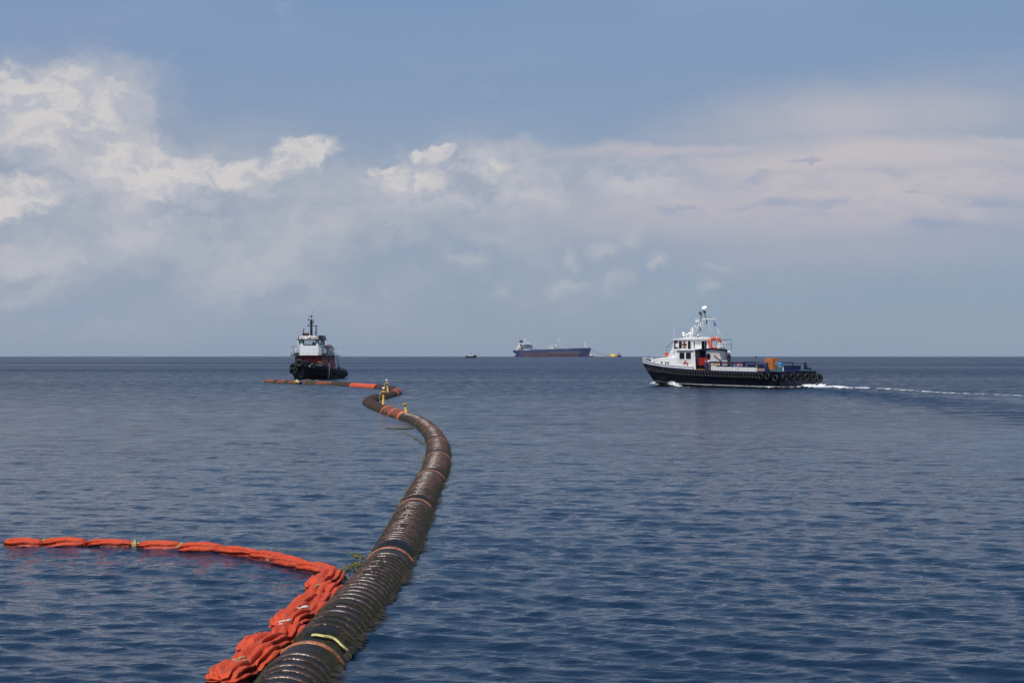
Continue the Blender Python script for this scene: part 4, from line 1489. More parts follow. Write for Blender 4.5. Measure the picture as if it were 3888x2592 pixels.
# blue arched edge of the roof deck with cambered top
mb = MB()
rows = []
for a in (A0 - .15, A0 - .1, 15.0, A1 + .05):
    rows.append([(a, HW * 1.01 * q, ZT + .02 + .16 * (1 - q * q)) for q in [1 - 2 * j / 12 for j in range(13)]])
mb.grid(rows, smooth=False)
mb.build('roof_deck', M_WHITE, boat)
mb = MB()
rows = []
for z_ in (-.17, .05):
    rows.append([(A0 - .16, HW * 1.01 * q, ZT + .02 + .16 * (1 - q * q) + z_) for q in [1 - 2 * j / 12 for j in range(13)]])
mb.grid(rows, smooth=False, flip=True)
mb.build('roof_fascia', M_BLUE, boat)
mb = MB()
mb.tube([(A0 - .12, -HW + .02, ZT - .05), (A0 - .16, -HW - .06, ZT - 1.0), (A0 - .2, -HW - .12, ZB)], .05, 6)
mb.build('roof_stanchion', M_BLUE, boat)
# white gutter overhang on the near side
MB().box(((A0 + A1) / 2 + .1, HW + .10, ZT + .01), (A1 - A0 + .25, .22, .08)).build('eave', M_WHITE, boat)

# red locker and dark box in the recess
MB().bbox((A0 - .15, HW - 1.18, ZB + .72), (.55, .98, 1.42), .03).build('red_locker', M_RED, boat)
t_ = None


def text_obj(txt, size, m_, parent, loc, rot, name='lettering', ext=0.004, shear=0.0, ax='CENTER'):
    cu = bpy.data.curves.new(name, 'FONT')
    cu.body = txt
    cu.size = size
    cu.extrude = ext
    cu.align_x = ax
    cu.align_y = 'CENTER'
    cu.shear = shear
    o = bpy.data.objects.new(name, cu)
    COL.objects.link(o)
    dg = bpy.context.evaluated_depsgraph_get()
    me = bpy.data.meshes.new_from_object(o.evaluated_get(dg))
    bpy.data.objects.remove(o)
    me.materials.clear()
    me.materials.append(m_)
    return link_mesh(name, me, parent, loc, rot)


M_LETTER = mat('white_lettering', (.75, .75, .75), .5)
text_obj('FIRE', .15, M_LETTER, boat, (A0 - .435, HW - 1.30, ZB + 1.12), (R(90), 0, R(-90)))
text_obj('HOSE', .13, M_LETTER, boat, (A0 - .435, HW - 1.30, ZB + .98), (R(90), 0, R(-90)))
MB().bbox((A0 - .35, HW - .62, ZB + .32), (.6, .95, .58), .03).build('dark_box', M_NAVY, boat)

# wheelhouse
WH, WA0, WZ0, WZ1 = 1.35, 15.67, 3.36, 5.36
front_t, front_b, foot = 18.75, 19.15, 19.85
L_ = front_t - WA0
for s_ in (1, -1):
    mb = MB()
    hol = [(0.10, .55, .62, 1.90), (0.80, 1.0, 1.50, 1.90), (1.62, 1.0, 2.24, 1.90), (2.34, .95, 3.02, 1.92)]
    mb.panel((WA0, s_ * WH, WZ0 + .0), (1, 0, 0), (0, 0, 1), L_, WZ1 - WZ0, hol, -.05)
    mb.prism([(front_t, WZ0), (foot, WZ0), (front_b, WZ0 + 1.0), (front_t, WZ1)], s_ * WH - .03 * s_, s_ * WH)
    mb.build('wheelhouse_wall', M_WHITE, boat)
for s_ in (1, -1):
    for (x0, z0, x1, z1) in hol:
        fo = MB()
        w_, hh = (x1 - x0) / 2, (z1 - z0) / 2
        fo.box((0, 0, hh), (2 * w_ + .06, .04, .04)).box((0, 0, -hh), (2 * w_ + .06, .04, .04)).box((-w_, 0, 0), (.04, .04, 2 * hh - .04)).box((w_, 0, 0), (.04, .04, 2 * hh - .04))
        f2 = fo.build('window', M_BLK, boat, loc=(WA0 + (x0 + x1) / 2, s_ * (WH + .01), WZ0 + (z0 + z1) / 2))
        MB().box((0, 0, 0), (2 * w_, .012, 2 * hh)).build('pane', M_GLASS, f2, loc=(0, -s_ * .02, 0))
# front and aft walls, floor of the wheelhouse
mb = MB()
sl = Vector((front_b - front_t, 0, -(WZ1 - WZ0 - 1.0))).normalized()
for (y0, y1) in ((-WH, -WH + .1), (-.06, .06), (WH - .1, WH)):
    mb.prism([(front_t, WZ1), (front_b, WZ0 + 1.0), (front_b - .05, WZ0 + 1.0), (front_t - .05, WZ1)], y0, y1)
mb.prism([(front_b, WZ0 + 1.0), (foot, WZ0), (foot - .06, WZ0), (front_b - .06, WZ0 + 1.0)], -WH + .03, WH - .03)
mb.build('front_wall', M_WHITE, boat)
for y in (-.68, .68):
    MB().prism([(front_t - .03, WZ1), (front_b - .03, WZ0 + 1.0), (front_b - .045, WZ0 + 1.0), (front_t - .045, WZ1)], y - .58, y + .58).build('windscreen', M_GLASS, boat)
mb = MB()
mb.panel((WA0, WH - .05, WZ0), (0, -1, 0), (0, 0, 1), 2 * WH - .10, WZ1 - WZ0, [(.25, .9, 1.05, 1.85), (1.45, .9, 2.25, 1.85)], .05)
mb.build('aft_wall', M_WHITE, boat)
MB().box((WA0 - .03, WH - 1.15 + .35, WZ0 + .95), (.05, .75, 1.75)).build('door', M_WHITE, boat)
MB().box((WA0 - .062, WH - 1.05, WZ0 + .62), (.01, .14, .22)).build('sticker', mat('yellow_sticker', (.55, .45, .1), .5), boat)
MB().box((17.4, 0, WZ0 + .40), (2.6, 2.2, .76)).build('console', M_DGREY, boat)
# white raking strut aft of the wheelhouse
MB().prism([(WA0 + .1, 5.35), (WA0 - .1, 5.35), (WA0 - 1.05, 4.3), (WA0 - .85, 4.3)], -WH - .02, -WH + .06).build('raking_strut', M_WHITE, boat)
# roof with a raised brow
mb = MB()
ol = [(18.9, WZ1), (18.98, WZ1 + .05), (18.7, WZ1 + .12), (17.8, WZ1 + .17), (16.9, WZ1 + .30), (16.0, WZ1 + .33), (15.45, WZ1 + .27), (15.4, WZ1 + .05), (WA0, WZ1)]
mb.prism(ol, -WH - .06, WH + .08)
mb.build('roof', M_WHITE, boat)
mb = MB()
mb.prism([(18.95, WZ1 - .012), (18.95, WZ1 - .03), (WA0, WZ1 - .03), (WA0, WZ1 - .012)], WH + .06, WH + .085)
mb.build('roof_trim', M_DGREY, boat)


# upper deck rails (near side and round the aft end)
def rail(pts, z0, z1, mids, m_, name='guard_rail', r_=.022, posts=None):
    mb = MB()
    mb.tube([(x, y, z1 if not callable(z1) else z1(x)) for x, y in pts], r_, 6)
    for q in mids:
        mb.tube([(x, y, z0 + (z1 - z0) * q) for x, y in pts], r_ * .7, 5)
    for x, y in (posts or pts):
        mb.tube([(x, y, z0), (x, y, z1)], r_ * .9, 6)
    return mb.build(name, m_, boat)


rail([(19.3, 2.0), (17.6, 2.25), (16.9, 2.4)], 3.4, 4.55, [.35, .68], M_RAIL)
rail([(16.6, 2.42), (15.5, 2.42), (14.6, 2.42), (13.9, 2.42)], ZT + .05, ZT + 1.02, [.5], M_RAIL)
rail([(13.1, -.2), (13.1, -1.3), (13.1, -2.45), (14.2, -2.45)], ZT + .1, ZT + 1.22, [.5], M_RAIL, r_=.03)
rail([(13.1, 1.0), (13.1, -.2)], ZT + .15, ZT + .95, [.5], M_DGREY)
MB().bbox((13.75, -1.45, ZT + .55), (.6, 1.0, .72), .04).build('ac_unit', M_WHITE, boat)
MB().tube([(19.3, 2.0, 4.55), (18.0, 2.05, 5.15)], .03, 6).build('hand_rail', M_BLK, boat)

# lettering board and name plates are too small to read; the white board under the window
MB().box((16.9, 2.45, ZT + .58), (.55, .02, .42)).build('notice_board', M_WHITE, boat)

# mast: raked tripod with crosstree
mz = lambda py, a, b=0: bz(py, a, b)
aM0 = solve_a(2637, 0.0)
mast_base = Vector((aM0, 0, 5.6))
aT = solve_a(2671, 0.0)
mast_top = Vector((aT, 0, mz(1178, aT)))
mb = MB()
mb.tube([mast_base, mast_top], [.075, .05], 8)
mb.build('mast', M_GREY, boat)
mb = MB()
for y in (-.55, .55):
    mb.tube([(solve_a(2652, 0), y, 5.8), tuple(mast_base.lerp(mast_top, .62))], .035, 6)
mb.tube([(solve_a(2620, 0), 0.1, 5.7), tuple(mast_base.lerp(mast_top, .3))], .03, 6)
mb.build('mast_leg', M_WHITE, boat)
cz = mz(1212.5, aM0)
cr = mast_base.lerp(mast_top, (cz - mast_base.z) / (mast_top.z - mast_base.z))
aL, aR = solve_a(2655, 0) + .3, solve_a(2707, 0)
MB().tube([(aL + 0.1, .35, cz), (aR + .35, -.95, cz + .02)], .045, 8).build('crosstree', M_WHITE, boat)
# antennas, domes, lamps
def fit(name, px, py, b, fn, m_):
    a = solve_a(px, b)
    mb = MB()
    fn(mb)
    return mb.build(name, m_, boat, loc=(a, b, bz(py, a, b)))


tocam = (Matrix.Rotation(-BOAT_RZ, 3, 'Z') @ (Vector((0, 0, 0)) - stern_c)).normalized()
fit('satellite_dish', 2674.5, 1168, 0, lambda m: m.lathe([(0.001, -.05), (.18, -.02), (.30, .03), (.305, .04), (.29, .045), (.0, .0)], (0, 0, 0), 22, axis=(tocam.x * .5 + .1, tocam.y * .5 + .25, .80)), M_WHITE)
fit('floodlight', 2659, 1187, .25, lambda m: m.box((0, 0, 0), (.28, .2, .22)).box((0, 0, -.2), (.2, .2, .14)), M_DGREY)
fit('floodlight', 2676, 1184.5, -.15, lambda m: m.box((0, 0, 0), (.18, .2, .26)), M_BLK)
fit('radar_scanner', 2648.5, 1219.5, .2, lambda m: m.bbox((0, 0, 0), (.42, .42, .17), .06).box((0, 0, -.13), (.2, .2, .1)), M_WHITE)
fit('lamp_bracket', 2647, 1242, .25, lambda m: m.tube([(.45, 0, .25), (.36, 0, 0), (0, 0, -.06), (-.25, 0, .12)], .04, 6), M_WHITE)
fit('horn', 2659, 1248.5, -.2, lambda m: m.box((0, 0, .1), (.12, .12, .2)).lathe([(.06, 0), (.13, .18)], (0, 0, -.25), 10), M_DGREY)
fit('radome', 2595.5, 1266, .3, lambda m: m.ball((0, 0, 0), .19, 16, 10, (1, 1, .95)).tube([(0, 0, -.5), (0, 0, -.1)], [.10, .14], 10), M_WHITE)
fit('searchlight', 2594.5, 1281.5, .3, lambda m: m.box((0, 0, 0), (.32, .3, .18)).tube([(0, 0, -.25), (0, 0, 0)], .05, 6), M_BLK)
fit('searchlight', 2606, 1274.5, .2, lambda m: m.lathe([(0, -.12), (.10, -.10), (.13, .10), (.0, .10)], (0, 0, .08), 12, axis=(.7, .7, .2)).lathe([(0, -.1), (.08, -.08), (.1, .08), (0, .08)], (-.2, 0, .16), 12, axis=(-.3, .9, .2)).tube([(0, 0, -.3), (0, 0, .05)], .05, 6), M_WHITE)
fit('radome', 2620.5, 1266.5, -.1, lambda m: m.ball((0, 0, 0), .23, 16, 10, (1, 1, 1)).tube([(0, 0, -.5), (-.05, 0, -.15)], [.07, .14], 10), M_WHITE)
fit('radome', 2629, 1245, 0, lambda m: m.ball((0, 0, 0), .12, 12, 8, (1, 1, .9)).box((0, 0, -.18), (.42, .1, .08)).ball((.26, 0, -.2), .085, 10, 6).ball((-.24, 0, -.2), .085, 10, 6).tube([(0, 0, -1.1), (0, 0, -.1)], [.09, .07], 10), M_WHITE)
fit('radome', 2620, 1281, .3, lambda m: m.ball((0, 0, 0), .14, 12, 8, (1.2, 1, .8)), M_WHITE)
def whip(px0, py0, px1, py1, b, m_=None, r_=.012):
    a0, a1 = solve_a(px0, b), solve_a(px1, b)
    MB().tube([(a0, b, bz(py0, a0, b)), (a1, b, bz(py1, a1, b))], [r_ * 1.4, r_], 5).build('whip_antenna', m_ or M_WHITE, boat)
whip(2556, 1310, 2560, 1243, 1.2)
whip(2668, 1280, 2668, 1215, .0)
whip(2727, 1325, 2727, 1248, -.6)
whip(2702, 1283, 2688, 1215, -.3, r_=.009)
whip(2751, 1293, 2714, 1233, -.9, r_=.008)
whip(2676, 1191, 2707, 1211, -.4, M_DGREY, .007)

# flags flown from the mast
def flag(px, py, pts, mlist, lab, nm):
    a = solve_a(px, -.4)
    z = bz(py, a, -.4)
    base = bw(a, -.4, z)
    mb = MB()
    n = len(pts) - 1
    per = max(1, n // len(mlist))
    for i in range(n):
        (x0, z0, w0), (x1, z1, w1) = pts[i], pts[i + 1]
        mb.cur = min(len(mlist) - 1, i // per)
        f0, f1 = .05 * math.sin(i * 1.7), .05 * math.sin((i + 1) * 1.7)
        mb._add([(x0 - w0, f0, z0), (x0 + w0, -f0 * .6, z0), (x1 + w1, -f1 * .6, z1), (x1 - w1, f1, z1)], [(0, 1, 2, 3)], True)
        mb._add([(x0 - w0, f0 + .006, z0), (x0 + w0, -f0 * .6 + .006, z0), (x1 + w1, -f1 * .6 + .006, z1), (x1 - w1, f1 + .006, z1)], [(3, 2, 1, 0)], True)
    mb.build(nm, mlist, None, loc=tuple(base), label=lab, cat='flag')


MF = lambda n, c: mat(n, c, .8)
flag(2674, 1190, [(0, 0, .03), (.09, -.22, .05), (.16, -.42, .05), (.20, -.55, .05), (.27, -.74, .06), (.33, -.92, .07), (.28, -1.08, .09), (.22, -1.22, .05), (.21, -1.28, .03)],
     [MF('flag_black', (.02, .02, .02)), MF('flag_yellow', (.5, .45, .1)), MF('flag_dark', (.03, .03, .03)), MF('flag_red', (.30, .02, .05))], 'long dark limp flag with yellow and red hanging from the crew boat mast', 'limp_flag')
flag(2709, 1218, [(0, 0, .02), (.07, -.14, .05), (.15, -.30, .10), (.20, -.42, .10), (.17, -.56, .08), (.16, -.66, .03)], [MF('flag_blue', (.03, .10, .35))], 'small blue flag hanging from the crossarm of the crew boat', 'small_flag')


# things aboard -----------------------------------------------------------
def at_boat(px, py, b):
    a = solve_a(px, b)
    return a, bw(a, b, bz(py, a, b))


def lifebuoy(px, py, b, yaw, lab, sc=1.0):
    a, w_ = at_boat(px, py, b)
    o = empty('lifebuoy', tuple(w_), BOAT_RZ + yaw, label=lab, cat='lifebuoy', group='orange lifebuoys on the crew boat')
    o.scale = (sc,) * 3
    MB().torus((0, 0, 0), .295, .066, 26, 10, axis=(0, 1, 0)).build('ring', mat('faded_ring_orange', (.42, .06, .03), .55), o)
    for k in range(4):
        t = R(45 + 90 * k)
        MB().torus((.285 * math.cos(t), 0, .285 * math.sin(t)), .088, .012, 12, 5, axis=(-math.sin(t), 0, math.cos(t)), flat=4).build('white_band', M_WHITE, o)


lifebuoy(2599, 1309, 2.50, 0, 'orange lifebuoy on the upper rail in front of the wheelhouse windows', 1.05)
lifebuoy(2603, 1381, 2.60, 0, 'orange lifebuoy on the white cabin side below the two dark windows')
lifebuoy(2810, 1392, -2.45, R(60), 'orange lifebuoy on the far deck rail, behind the white side panel', 1.0)
# orange inflatable hoop
w_ = [at_boat(px, py, b)[1] for px, py, b in ((2701, 1322, -.2), (2698, 1306, -.2), (2694, 1296, -.2), (2699, 1288, -.35), (2710, 1286, -.6), (2724, 1286, -.9), (2732, 1290, -1.1), (2733, 1300, -1.1))]
hoop = empty('inflatable', tuple(w_[0]), 0, label='orange inflatable hoop folded over the upper deck rail of the crew boat', cat='inflatable raft')
P_ = Path(catmull([q - w_[0] for q in w_], 8))
mb = MB()
n = 34
mb.tube([P_.at(P_.L * i / n) for i in range(n + 1)], [.20 + .014 * (1 if i % 4 < 2 else -1) - (.05 if i in (0, n) else 0) for i in range(n + 1)], 12)
mb.build('tube', M_ORNG, hoop)
mb = MB()
for f_ in (.42, .72):
    c = P_.at(P_.L * f_)
    mb.tube([c + Vector((0, -.22, -.25)), c + Vector((0, -.23, .1)), c + Vector((0, -.05, .24))], .03, 5)
mb.build('strap', M_WHITE, hoop)
a_, w1 = at_boat(2712, 1321, -.6)
setp(MB().ball((0, 0, 0), .2, 12, 8, (1.6, 1, .7)).build('buoy', M_ORNG, None, loc=tuple(w1)), label='small orange float under the inflatable hoop on the upper deck', cat='float')
a_, w1 = at_boat(2537, 1347, .4)
raft = setp(MB().tube([(-.45, 0, 0), (-.4, 0, 0), (.4, 0, 0), (.45, 0, 0)], [.15, .26, .26, .15], 16).build('life_raft', M_ORNG, None, loc=tuple(w1 + Vector((0, 0, -.08))), rot=(0, R(-18), BOAT_RZ)), label='orange life raft canister on the foredeck before the wheelhouse', cat='life raft')

# crates: rusty slatted stack
a_, w1 = at_boat(2933, 1402, .4)
w1.z = 1.82
ca, cb_, cc_ = 1.05, 1.05, 1.42
crate = empty('crate_stack', tuple(w1), BOAT_RZ, label='rusty orange slatted crate on the aft deck beside the blue barrel', cat='crate')
for ix in (-1, 1):
    for iy in (-1, 1):
        MB().box((ix * ca * .5, iy * cb_ * .5, cc_ / 2), (.09, .09, cc_)).build('corner_post', M_CRATE, crate)
for k in range(8):
    z = .09 + k * (cc_ - .14) / 7
    for s_ in (-1, 1):
        MB().box((0, s_ * (cb_ * .5 + .052), z), (ca + .06, .018, .13), rot=(R(3 * s_), 0, R(.6 * (k % 3 - 1)))).build('slat', M_CRATE, crate)
        MB().box((s_ * (ca * .5 + .052), 0, z), (.018, cb_ + .06, .13), rot=(0, R(3 * s_), R(.6 * (k % 3 - 1)))).build('slat', M_CRATE, crate)
MB().box((0, 0, cc_ * .5), (ca - .12, cb_ - .12, cc_ - .1)).build('cargo', mat('dark_cargo', (.14, .05, .02), .8), crate)
MB().box((-ca * .5 - .08, -.05, cc_ * .62), (.02, .5, .45), rot=(R(12), 0, 0)).build('tarp_patch', mat('grey_tarp', (.28, .27, .26), .6), crate)
# barrel
a_, w1 = at_boat(2961, 1402, .1)
w1 = bw(a_, .1, 1.86)
zt = bz(1372, a_, .1) - 1.86
bar = empty('barrel', tuple(w1), 0, label='bright blue plastic barrel lashed with rope on the aft deck', cat='barrel')
k_ = zt
MB().lathe([(0, 0), (.24, 0), (.27, .03), (.28, .3 * k_), (.295, .33 * k_), (.28, .36 * k_), (.28, .66 * k_), (.295, .69 * k_), (.28, .72 * k_), (.27, .86 * k_), (.21, .93 * k_), (.24, .94 * k_), (.24, k_ * .99), (0, k_)], n=22).build('drum', M_BARREL, bar)
MB().torus((0, 0, .45 * k_), .30, .035, 24, 6, axis=(.15, .05, 1)).build('lashing', M_ROPE, bar)
# nets and ropes on deck
def heap(name, px, b, z0, rx, ry, h, m_, lab, seed, cat, n=60, r_=.022):
    a = solve_a(px, b)
    g = random.Random(seed)
    mb = MB()
    for i in range(n):
        t0, rr1 = g.uniform(0, 6.28), g.uniform(.2, 1) ** .5
        pts = []
        for k in range(5):
            t = t0 + k * .5
            q = rr1 * g.uniform(.85, 1.1)
            pts.append((rx * q * math.cos(t), ry * q * math.sin(t), max(.02, h * (1 - .8 * q * q) * g.uniform(.6, 1.1))))
        mb.tube(pts, r_, 4)
    mb.build(name, m_, None, loc=tuple(bw(a, b, z0)), rot=(0, 0, BOAT_RZ), label=lab, cat=cat)


heap('net_heap', 2940, 2.1, 1.80, 1.3, .45, .30, M_NET, 'heap of dark green netting at the edge of the aft deck below the crates', 1, 'net', 70)
heap('net_heap', 3055, -1.6, 1.84, 1.1, .4, .22, M_NET, 'low heap of green netting at the stern near the far corner', 2, 'net', 50)
heap('rope_coil', 2720, .9, 2.38, .9, .4, .34, M_ROPE, 'coil of pale rope lying on the locker behind the aft wall', 3, 'rope', 60)
# windlass post
a_, w1 = at_boat(2871, 1385, -.6)
w1 = bw(a_, -.6, 1.84)
win = empty('davit', tuple(w1), 0, label='greenish deck davit post standing amid the blue lockers', cat='davit')
MB().prism([(-.22, 0), (.22, 0), (.10, .75), (.05, 1.5), (-.05, 1.5), (-.12, .7)], -.08, .08).build('post', mat('greenish_paint', (.10, .12, .07), .7), win)
MB().box((-.02, 0, 1.55), (.14, .16, .22)).build('head', M_DGREY, win)
MB().ball((.55, 0, .95), .14, 10, 6).tube([(.55, 0, .9), (.55, 0, 1.55)], .02, 5).build('block', M_DGREY, win)

# people aboard
fc = math.atan2(hv.y, hv.x) - R(90)        # rotation that makes a person face the bow
a_, w1 = at_boat(2768, 1397, -2.0)
zf = bz(1397, a_, -2.0)
zh = bz(1331.5, a_, -2.0)
MB().bbox((a_, -2.0, (1.84 + zf) / 2), (.6, .7, zf - 1.84), .04).build('step_box', mat('yellow_step_box', (.55, .33, .03), .6), boat)
person(tuple(bw(a_, -2.0, zf)), fc + R(20), {'el': (-.30, .02, 1.18), 'wl': (-.28, .22, 1.08), 'pl': (-.26, .30, 1.08), 'er': (.25, -.06, 1.14), 'wr': (.24, -.02, .90), 'pr': (.24, 0, .82)},
       'man in white helmet and dark coverall with red sleeve standing by the aft wall', M_COVER, M_HELM, scale=(zh - zf) / 1.875,
       extra=lambda r: MB().tube([(.205, 0, 1.44), (.25, -.03, 1.24), (.255, -.05, 1.16)], [.085, .075, .065], 10).build('sleeve', M_RED, r) and MB().lathe([(.18, 1.12), (.185, 1.16)], (0, 0, 0), 12))
a_, w1 = at_boat(2650.5, 1288, 0.2)
zt = bz(1269, a_, 0.2)
person(tuple(bw(a_, 0.2, zt - 1.86)), fc + R(150), {'wl': (-.20, .25, 1.2), 'pl': (-.14, .30, 1.2), 'wr': (.20, .25, 1.2), 'pr': (.14, .30, 1.2)},
       'man in white helmet with yellow life collar standing up through the wheelhouse roof', M_COVER, M_HELM, None,
       extra=lambda r: MB().torus((0, .03, 1.46), .19, .085, 18, 8, axis=(0, .2, 1)).build('life_vest_collar', M_YELVEST, r))
a_, w1 = at_boat(2684, 1403, 2.1)
zt = bz(1369, a_, 2.1)
sc_ = .98
person(tuple(bw(a_, 2.1, 1.85)), fc + R(-160), {
    'pelvis': (0, -.28, .55), 'belly': (0, -.20, .68), 'chest': (0, -.02, .84), 'neckb': (0, .10, .90), 'neck': (0, .16, .93), 'head0': (0, .21, .96), 'head1': (0, .25, 1.00),
    'hl': (-.10, -.26, .52), 'kl': (-.16, .14, .48), 'al': (-.13, -.02, .10), 'fl': (-.14, .12, .04), 'hr': (.10, -.26, .52), 'kr': (.16, .14, .48), 'ar': (.13, -.02, .10), 'fr': (.14, .12, .04),
    'sl': (-.20, .03, .88), 'el': (-.26, .18, .66), 'wl': (-.18, .36, .52), 'pl': (-.15, .42, .48), 'sr': (.20, .03, .88), 'er': (.26, .18, .66), 'wr': (.18, .36, .52), 'pr': (.15, .42, .48)},
    'man in white helmet and blue coverall crouching at the near rail by the red locker', mat('blue_coverall', (.015, .03, .13), .85), M_HELM, scale=sc_)
# ------------------------------------------------------------------ tug
M_TUGHULL = mat('tug_hull_black', (0.0065, 0.0065, 0.008), 0.55, var=0.3, scale=1.2, dirt=(0.030, 0.024, 0.020), dirt_amt=0.6, dscale=0.9, streak=True, spec=0.3)
M_TUGBUL = mat('tug_bulwark_slate', (0.014, 0.018, 0.026), 0.5, var=0.2, dirt=(0.05, 0.035, 0.03), dirt_amt=0.4, dscale=1.2)
M_TUGRED = mat('tug_house_red', (0.34, 0.015, 0.016), 0.5, var=0.15, dirt=(0.10, 0.012, 0.02), dirt_amt=0.5)
M_TUGWHITE = mat('tug_white', (0.74, 0.78, 0.78), 0.45, var=0.05, dirt=(0.45, 0.42, 0.36), dirt_amt=0.3, dscale=1.5, streak=True)
M_ALU = mat('brow_metal', (0.20, 0.19, 0.20), 0.34, metal=0.7, var=0.7, scale=3)
TH = R(4.9)
th_h = Vector((-math.sin(TH), -math.cos(TH), 0))
bow_px = ground(1150, 1441)
TL = 21.0
tug_o = Vector((bow_px.x, bow_px.y, 0)) - th_h * TL       # stern centre
TUG_RZ = math.atan2(th_h.y, th_h.x)
tug = empty('tug_boat', tuple(tug_o), TUG_RZ, label='black tug with white wheelhouse and red deckhouse, bow on behind the hose end', cat='tug boat')
th_p = Vector((-th_h.y, th_h.x, 0))                          # port side: right in the picture


def tw(a, b, z): return tug_o + th_h * a + th_p * b + Vector((0, 0, z))


def tz(py, a, b=0): return z_at(py, tw(a, b, 0).y)


def tb(px, a):        # lateral offset that lands on px at station a
    lo, hi = -12.0, 12.0
    for _ in range(40):
        m_ = (lo + hi) / 2
        w_ = tw(a, m_, 0)
        if CX + F_PX * w_.x / w_.y < px: lo = m_
        else: hi = m_
    return (lo + hi) / 2


thull = Hull([(0, 1.9), (1.0, 2.7), (3, 3.0), (13, 3.05), (16, 2.95), (18, 2.55), (19.6, 1.85), (20.6, 1.05), (21.3, .05)],
             [(0, 1.7), (1.0, 2.5), (3, 2.8), (12, 2.9), (15, 2.6), (17, 2.0), (19, 1.2), (20.4, .55), (21.3, .03)],
             [(0, 1.05), (6, 1.10), (10, 1.25), (13, 1.42), (16.5, 1.68), (19, 2.02), (21.3, 2.50)], (20.7, 21.3), flare=0.6)
ts = [21.3 * i / 36 for i in range(37)]
mb = MB(); thull.shell(mb, ts, -.5, lambda a: thull.top(a) - .42, 5); thull.transom(mb, 0, -.5, .63); mb.build('hull', M_TUGHULL, tug)
mb = MB(); thull.shell(mb, ts, lambda a: thull.top(a) - .42, lambda a: thull.top(a) + .22, 2, add=.03); thull.transom(mb, 0, .63, 1.27, 2, .03); mb.build('bulwark', M_TUGBUL, tug)
mb = MB()
for s_ in (-1, 1):
    mb.tube([thull.pt(a, thull.top(a) + .22, s_, .02) for a in ts], .06, 6)
    mb.tube([thull.pt(a, thull.top(a) - .42, s_, .05) for a in ts], .08, 6)
mb.build('rubbing_strake', M_BLK, tug)
mb = MB(); thull.deck(mb, ts, -.5); mb.build('deck', M_DGREY, tug)

# tyres: big on the stem, ordinary ones down the sides
tb_big = tyre_mesh(0.62, 0.19, 'tyre', 24, 10)
tb_mid = tyre_mesh(0.42, 0.13, 'tyre')
def ttyre(me, a, side, z, lean=0.1, sc=1.0, out=.14):
    p = thull.pt(a, z, side, out); p2 = thull.pt(a + .2, z, side, out)
    return link_mesh('tyre', me, tug, tuple(p), (lean * side, 0, math.atan2(p2.y - p.y, p2.x - p.x)), (sc,) * 3)
b0 = tb(1137, 21.3)
link_mesh('tyre', tb_big, tug, (21.45, tb(1136, 21.4), tz(1378, 21.4)), (R(-6), 0, R(90)), (1.05, 1.0, 1.0))
link_mesh('tyre', tb_big, tug, (20.6, tb(1118, 20.4), tz(1392, 20.4)), (R(10), 0, R(52)), (.95, 1, .95))
link_mesh('tyre', tb_mid, tug, (21.1, tb(1124, 21), tz(1406, 21)), (0, 0, R(60)), (1.0, 1, 1.2))
link_mesh('tyre', tb_mid, tug, (20.9, tb(1144, 20.9), tz(1424, 20.9)), (0, 0, R(90)), (1.05, 1, 1.05))
link_mesh('tyre', tb_mid, tug, (20.3, tb(1190, 20), tz(1388, 20)), (R(8), 0, R(118)), (1.1, 1, 1.15))
for a in (19.2, 18.2, 17.0, 15.4, 13.6, 11.8, 10.0, 8.2, 6.4, 4.8, 3.3, 1.9, .8):
    for s_ in (-1, 1):
        if s_ > 0 and a in (19.2, 18.2): continue
        ttyre(tb_mid, a, s_, thull.top(a) - .38, sc=1.0 if a > 12 else 1.12)
for b in (-1.2, 0, 1.2):
    link_mesh('tyre', tb_mid, tug, (-.15, b, .8), (0, 0, R(90)))
# stem pudding of fender rubber
mb = MB(); mb.tube([(21.25, 0, 2.7), (21.15, 0, 1.8), (20.95, 0, .6), (20.8, 0, -.2)], .20, 8); mb.build('stem_fender', M_TYRE, tug)
e0, e1 = thull.pt(20.75, 2.15, 1, .03), thull.pt(18.6, 1.98, 1, .03)
dd_ = e1 - e0
nn_ = Vector((-dd_.y, dd_.x, 0)).normalized()
if nn_.y < 0: nn_ = -nn_
mid_ = (e0 + e1) / 2 + nn_ * .30
X_ = dd_.normalized(); Z_ = (nn_ + Vector((0, 0, -.12))).normalized(); Y_ = Z_.cross(X_).normalized(); Z_ = X_.cross(Y_)
tx = text_obj('ALYSON KING I', .34, M_LETTER, tug, (0, 0, 0), (0, 0, 0))
tx.matrix_local = Matrix.Translation(mid_ + Vector((0, 0, .10))) @ Matrix((X_, Y_, Z_)).transposed().to_4x4()
MB().box((20.6, .9, 2.0), (.2, .25, .35)).build('fairlead', M_GREY, tug)
mb = MB()
for (px, py) in ((1211, 1373.5), (1220, 1376)):
    mb.box((18.5, tb(px, 18.5), tz(py, 18.5)), (.1, .2, .12))
mb.build('yellow_cleat', mat('yellow_cleat_paint', (.55, .36, .06), .5), tug, kind='stuff')
MB().tube([(17.0, 3.12, 2.45), (17.0, 3.18, 1.0), (17.1, 3.0, .02)], .018, 5).build('hanging_rope', mat('white_line', (.55, .55, .53), .7), tug)

